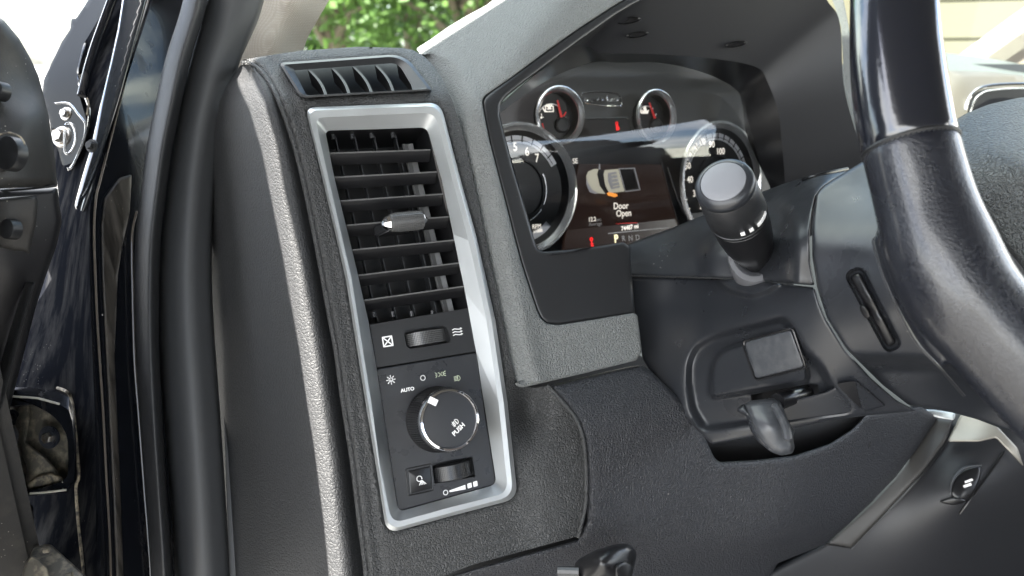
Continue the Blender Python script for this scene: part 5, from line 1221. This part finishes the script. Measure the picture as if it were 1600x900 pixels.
for nm_, sel in (('lip_highlight', [p for p in mid if p[1] < 650 and p[0] > -20]), ('lip_highlight', [p for p in mid if p[1] > 735 and p[0] > 45])):
    sel.sort(key=lambda p: p[0])
    Geo().tube([P(x, y, .5450) for x, y in sel if x < 106], .0009, 6).build(nm_, mat('lip_highlight_metal', (.6, .58, .52), .35, .4), hp_)  # pale beads that paint highlights along the hinge box lip
sheet('box_floor', [(-620,622),(108,622),(112,690),(110,762),(-620,780)], tps([(-620,620,.60),(110,620,.592),(110,780,.585),(-620,780,.60),(40,700,.598)]), M['dirt'], hp_, res=8)
sheet('hinge_leaf', [(22,655),(32,630),(44,625),(48,650),(40,690),(52,700),(70,712),(86,730),(95,748),(60,762),(40,760),(42,730),(30,700)], tps([(30,640,.585),(45,690,.57),(80,735,.565),(50,760,.56),(30,700,.575)]), M['dirt'], hp_, res=4, edge=(6, .006))
sheet('check_arm', [(-620,652),(0,658),(18,662),(29,672),(30,684),(27,692),(26,712),(28,740),(39,758),(36,768),(20,776),(0,784),(-620,800)], tps([(-620,700,.52),(0,665,.535),(30,690,.54),(38,765,.54),(0,780,.535),(5,720,.524)]), M['paint_dusty'], hp_, res=5, edge=(9, .010), th=.006)
def bolt2(px, py, d, r, par, m1='steel'):
    n_ = (-Fw-Rt*.15).normalized(); p = Pl(px, py, d, n_, Rt); g = Geo()
    for (r0, h0, h1, n) in ((r*2.1, 0, r*.3, 32), (r*1.5, r*.3, r*.5, 32)):
        g.loft([[p.pt(r0*math.cos(6.2832*j/n), r0*math.sin(6.2832*j/n), h) for j in range(n)] for h in (h0, h1)], True, True)
    w_ = g.build('washer', M['paint_dusty'], par); g = Geo(); n = 6
    g.loft([[p.pt(r0*math.cos(6.2832*j/n+.3), r0*math.sin(6.2832*j/n+.3), h) for j in range(n)] for r0, h in ((r, r*.4), (r, r*1.1), (r*.85, r*1.25))], True, True); g.build('bolt', M[m1], par, smooth=False)
bolt2(78, 683, .575, .0042, hp_); bolt2(20, 652, .585, .003, hp_, 'plas')
sheet('corrosion_dust', [(40,756),(60,742),(80,738),(96,744),(102,752),(80,760),(44,766)], lambda X, Y: 0*X+.556, M['sealer'], hp_, res=4, edge=(5, .006))
# lower strap bracket
ls_ = empty('check_strap_bracket', P(80, 880, .53), 'dusty grey metal door strap bracket at the bottom left corner', 'bracket')
sheet('strap_plate', [(48,866),(52,856),(72,850),(80,851),(140,905),(140,945),(30,945),(40,900)], tps([(48,866,.535),(75,851,.545),(140,905,.53),(30,945,.515),(90,910,.52)]), M['dirt'], ls_, res=4, edge=(3, .003), th=.008)
sheet('strap_step', [(40,880),(48,868),(60,873),(75,888),(82,945),(20,945)], tps([(40,880,.52),(60,873,.52),(80,930,.51),(20,945,.505)]), M['dirt'], ls_, res=4, edge=(3, .003), th=.008)
for (x, y) in ((72,860),(108,898)): Geo().tube([P(x-3, y+1, .524), P(x+5, y-1, .524)], .0018, 8).build('rivet', M['dirt'], ls_)
sheet('rough_sealer', [(-60,770),(30,776),(52,790),(55,850),(30,960),(-60,960)], lambda X, Y: 0*X+.575, mat('rough_black', (.02,.02,.022), .5, fine=(350, .0012), dust=(200,.4,DUST)), cab, res=8)

# ------------------------------------------------------------------ unseen roof edge and added blockers, shaped to leave the side panel's sunlit band
def to_sun(px, py, plane_axis, val):
    p = P(px, py, float(epd(np.array([px*1.]), np.array([py*1.]))[0])); t = (val-p[plane_axis])/SUNV[plane_axis]; return p+SUNV*t
band_r = [(x-11, y) for x, y in ((404,118),(424,160),(441,220),(455,300),(478,400),(493,480),(506,554),(526,680),(542,817),(556,940))]
band_l = [(370,118),(390,170),(408,230),(422,300),(442,400),(456,480),(469,554),(488,680),(506,817),(517,940)]
ZR = 1.86
edge_ = [to_sun(x, y, 2, ZR) for x, y in band_r]; edge_.sort(key=lambda p: p.y)
lo_p, hi_p = edge_[0], edge_[-1]
# the bottom of the band is the rearmost ray
pts_ = [Vector((lo_p.x-.02, -1.6, ZR))]+edge_+[Vector((hi_p.x+.05, .52, ZR)), Vector((1.64, .52, ZR)), Vector((1.64, -1.6, ZR))]
n_ = len(pts_); Geo().add(pts_+[p+Vector((0,0,.05)) for p in pts_], [tuple(range(n_)), tuple(range(n_, 2*n_))]+[(i, (i+1) % n_, n_+(i+1) % n_, n_+i) for i in range(n_)]).build('roof', mat('headliner', (.10, .095, .085), .9), cab, smooth=False)
XO = -.30
fl = [to_sun(x, y, 0, XO) for x, y in band_l[:7]]
X2 = -.16; f2_ = [to_sun(x, y, 0, X2) for x, y in band_l[5:]]; f2_.append(Vector((X2, f2_[-1].y-.06, f2_[-1].z-.35))); f3_ = [Vector((X2, .64, p.z+.01)) for p in f2_]
Geo().loft([f2_, f3_, [p+Vector((-.02,0,0)) for p in f3_], [p+Vector((-.02,0,0)) for p in f2_], f2_], closed=False).build('lower_sun_blocker', M['doorplas'], door, smooth=False)  # unseen slab added to shade the lower side panel and hinge pillar
fr = [Vector((XO, .95, p.z+.03)) for p in fl]
Geo().box((XO, .75, 1.78), (.012,0,0), (0,.22,0), (0,0,.30)).build('upper_sun_blocker', M['doorplas'], door)  # unseen box added to keep the sun off the beige pillar cover
Geo().loft([fl, fr, [p+Vector((-.02,0,0)) for p in fr], [p+Vector((-.02,0,0)) for p in fl], fl], closed=False).build('band_sun_blocker', M['plas_smooth'], door, smooth=False)  # unseen slab added so its edge cuts the front of the sunlit band
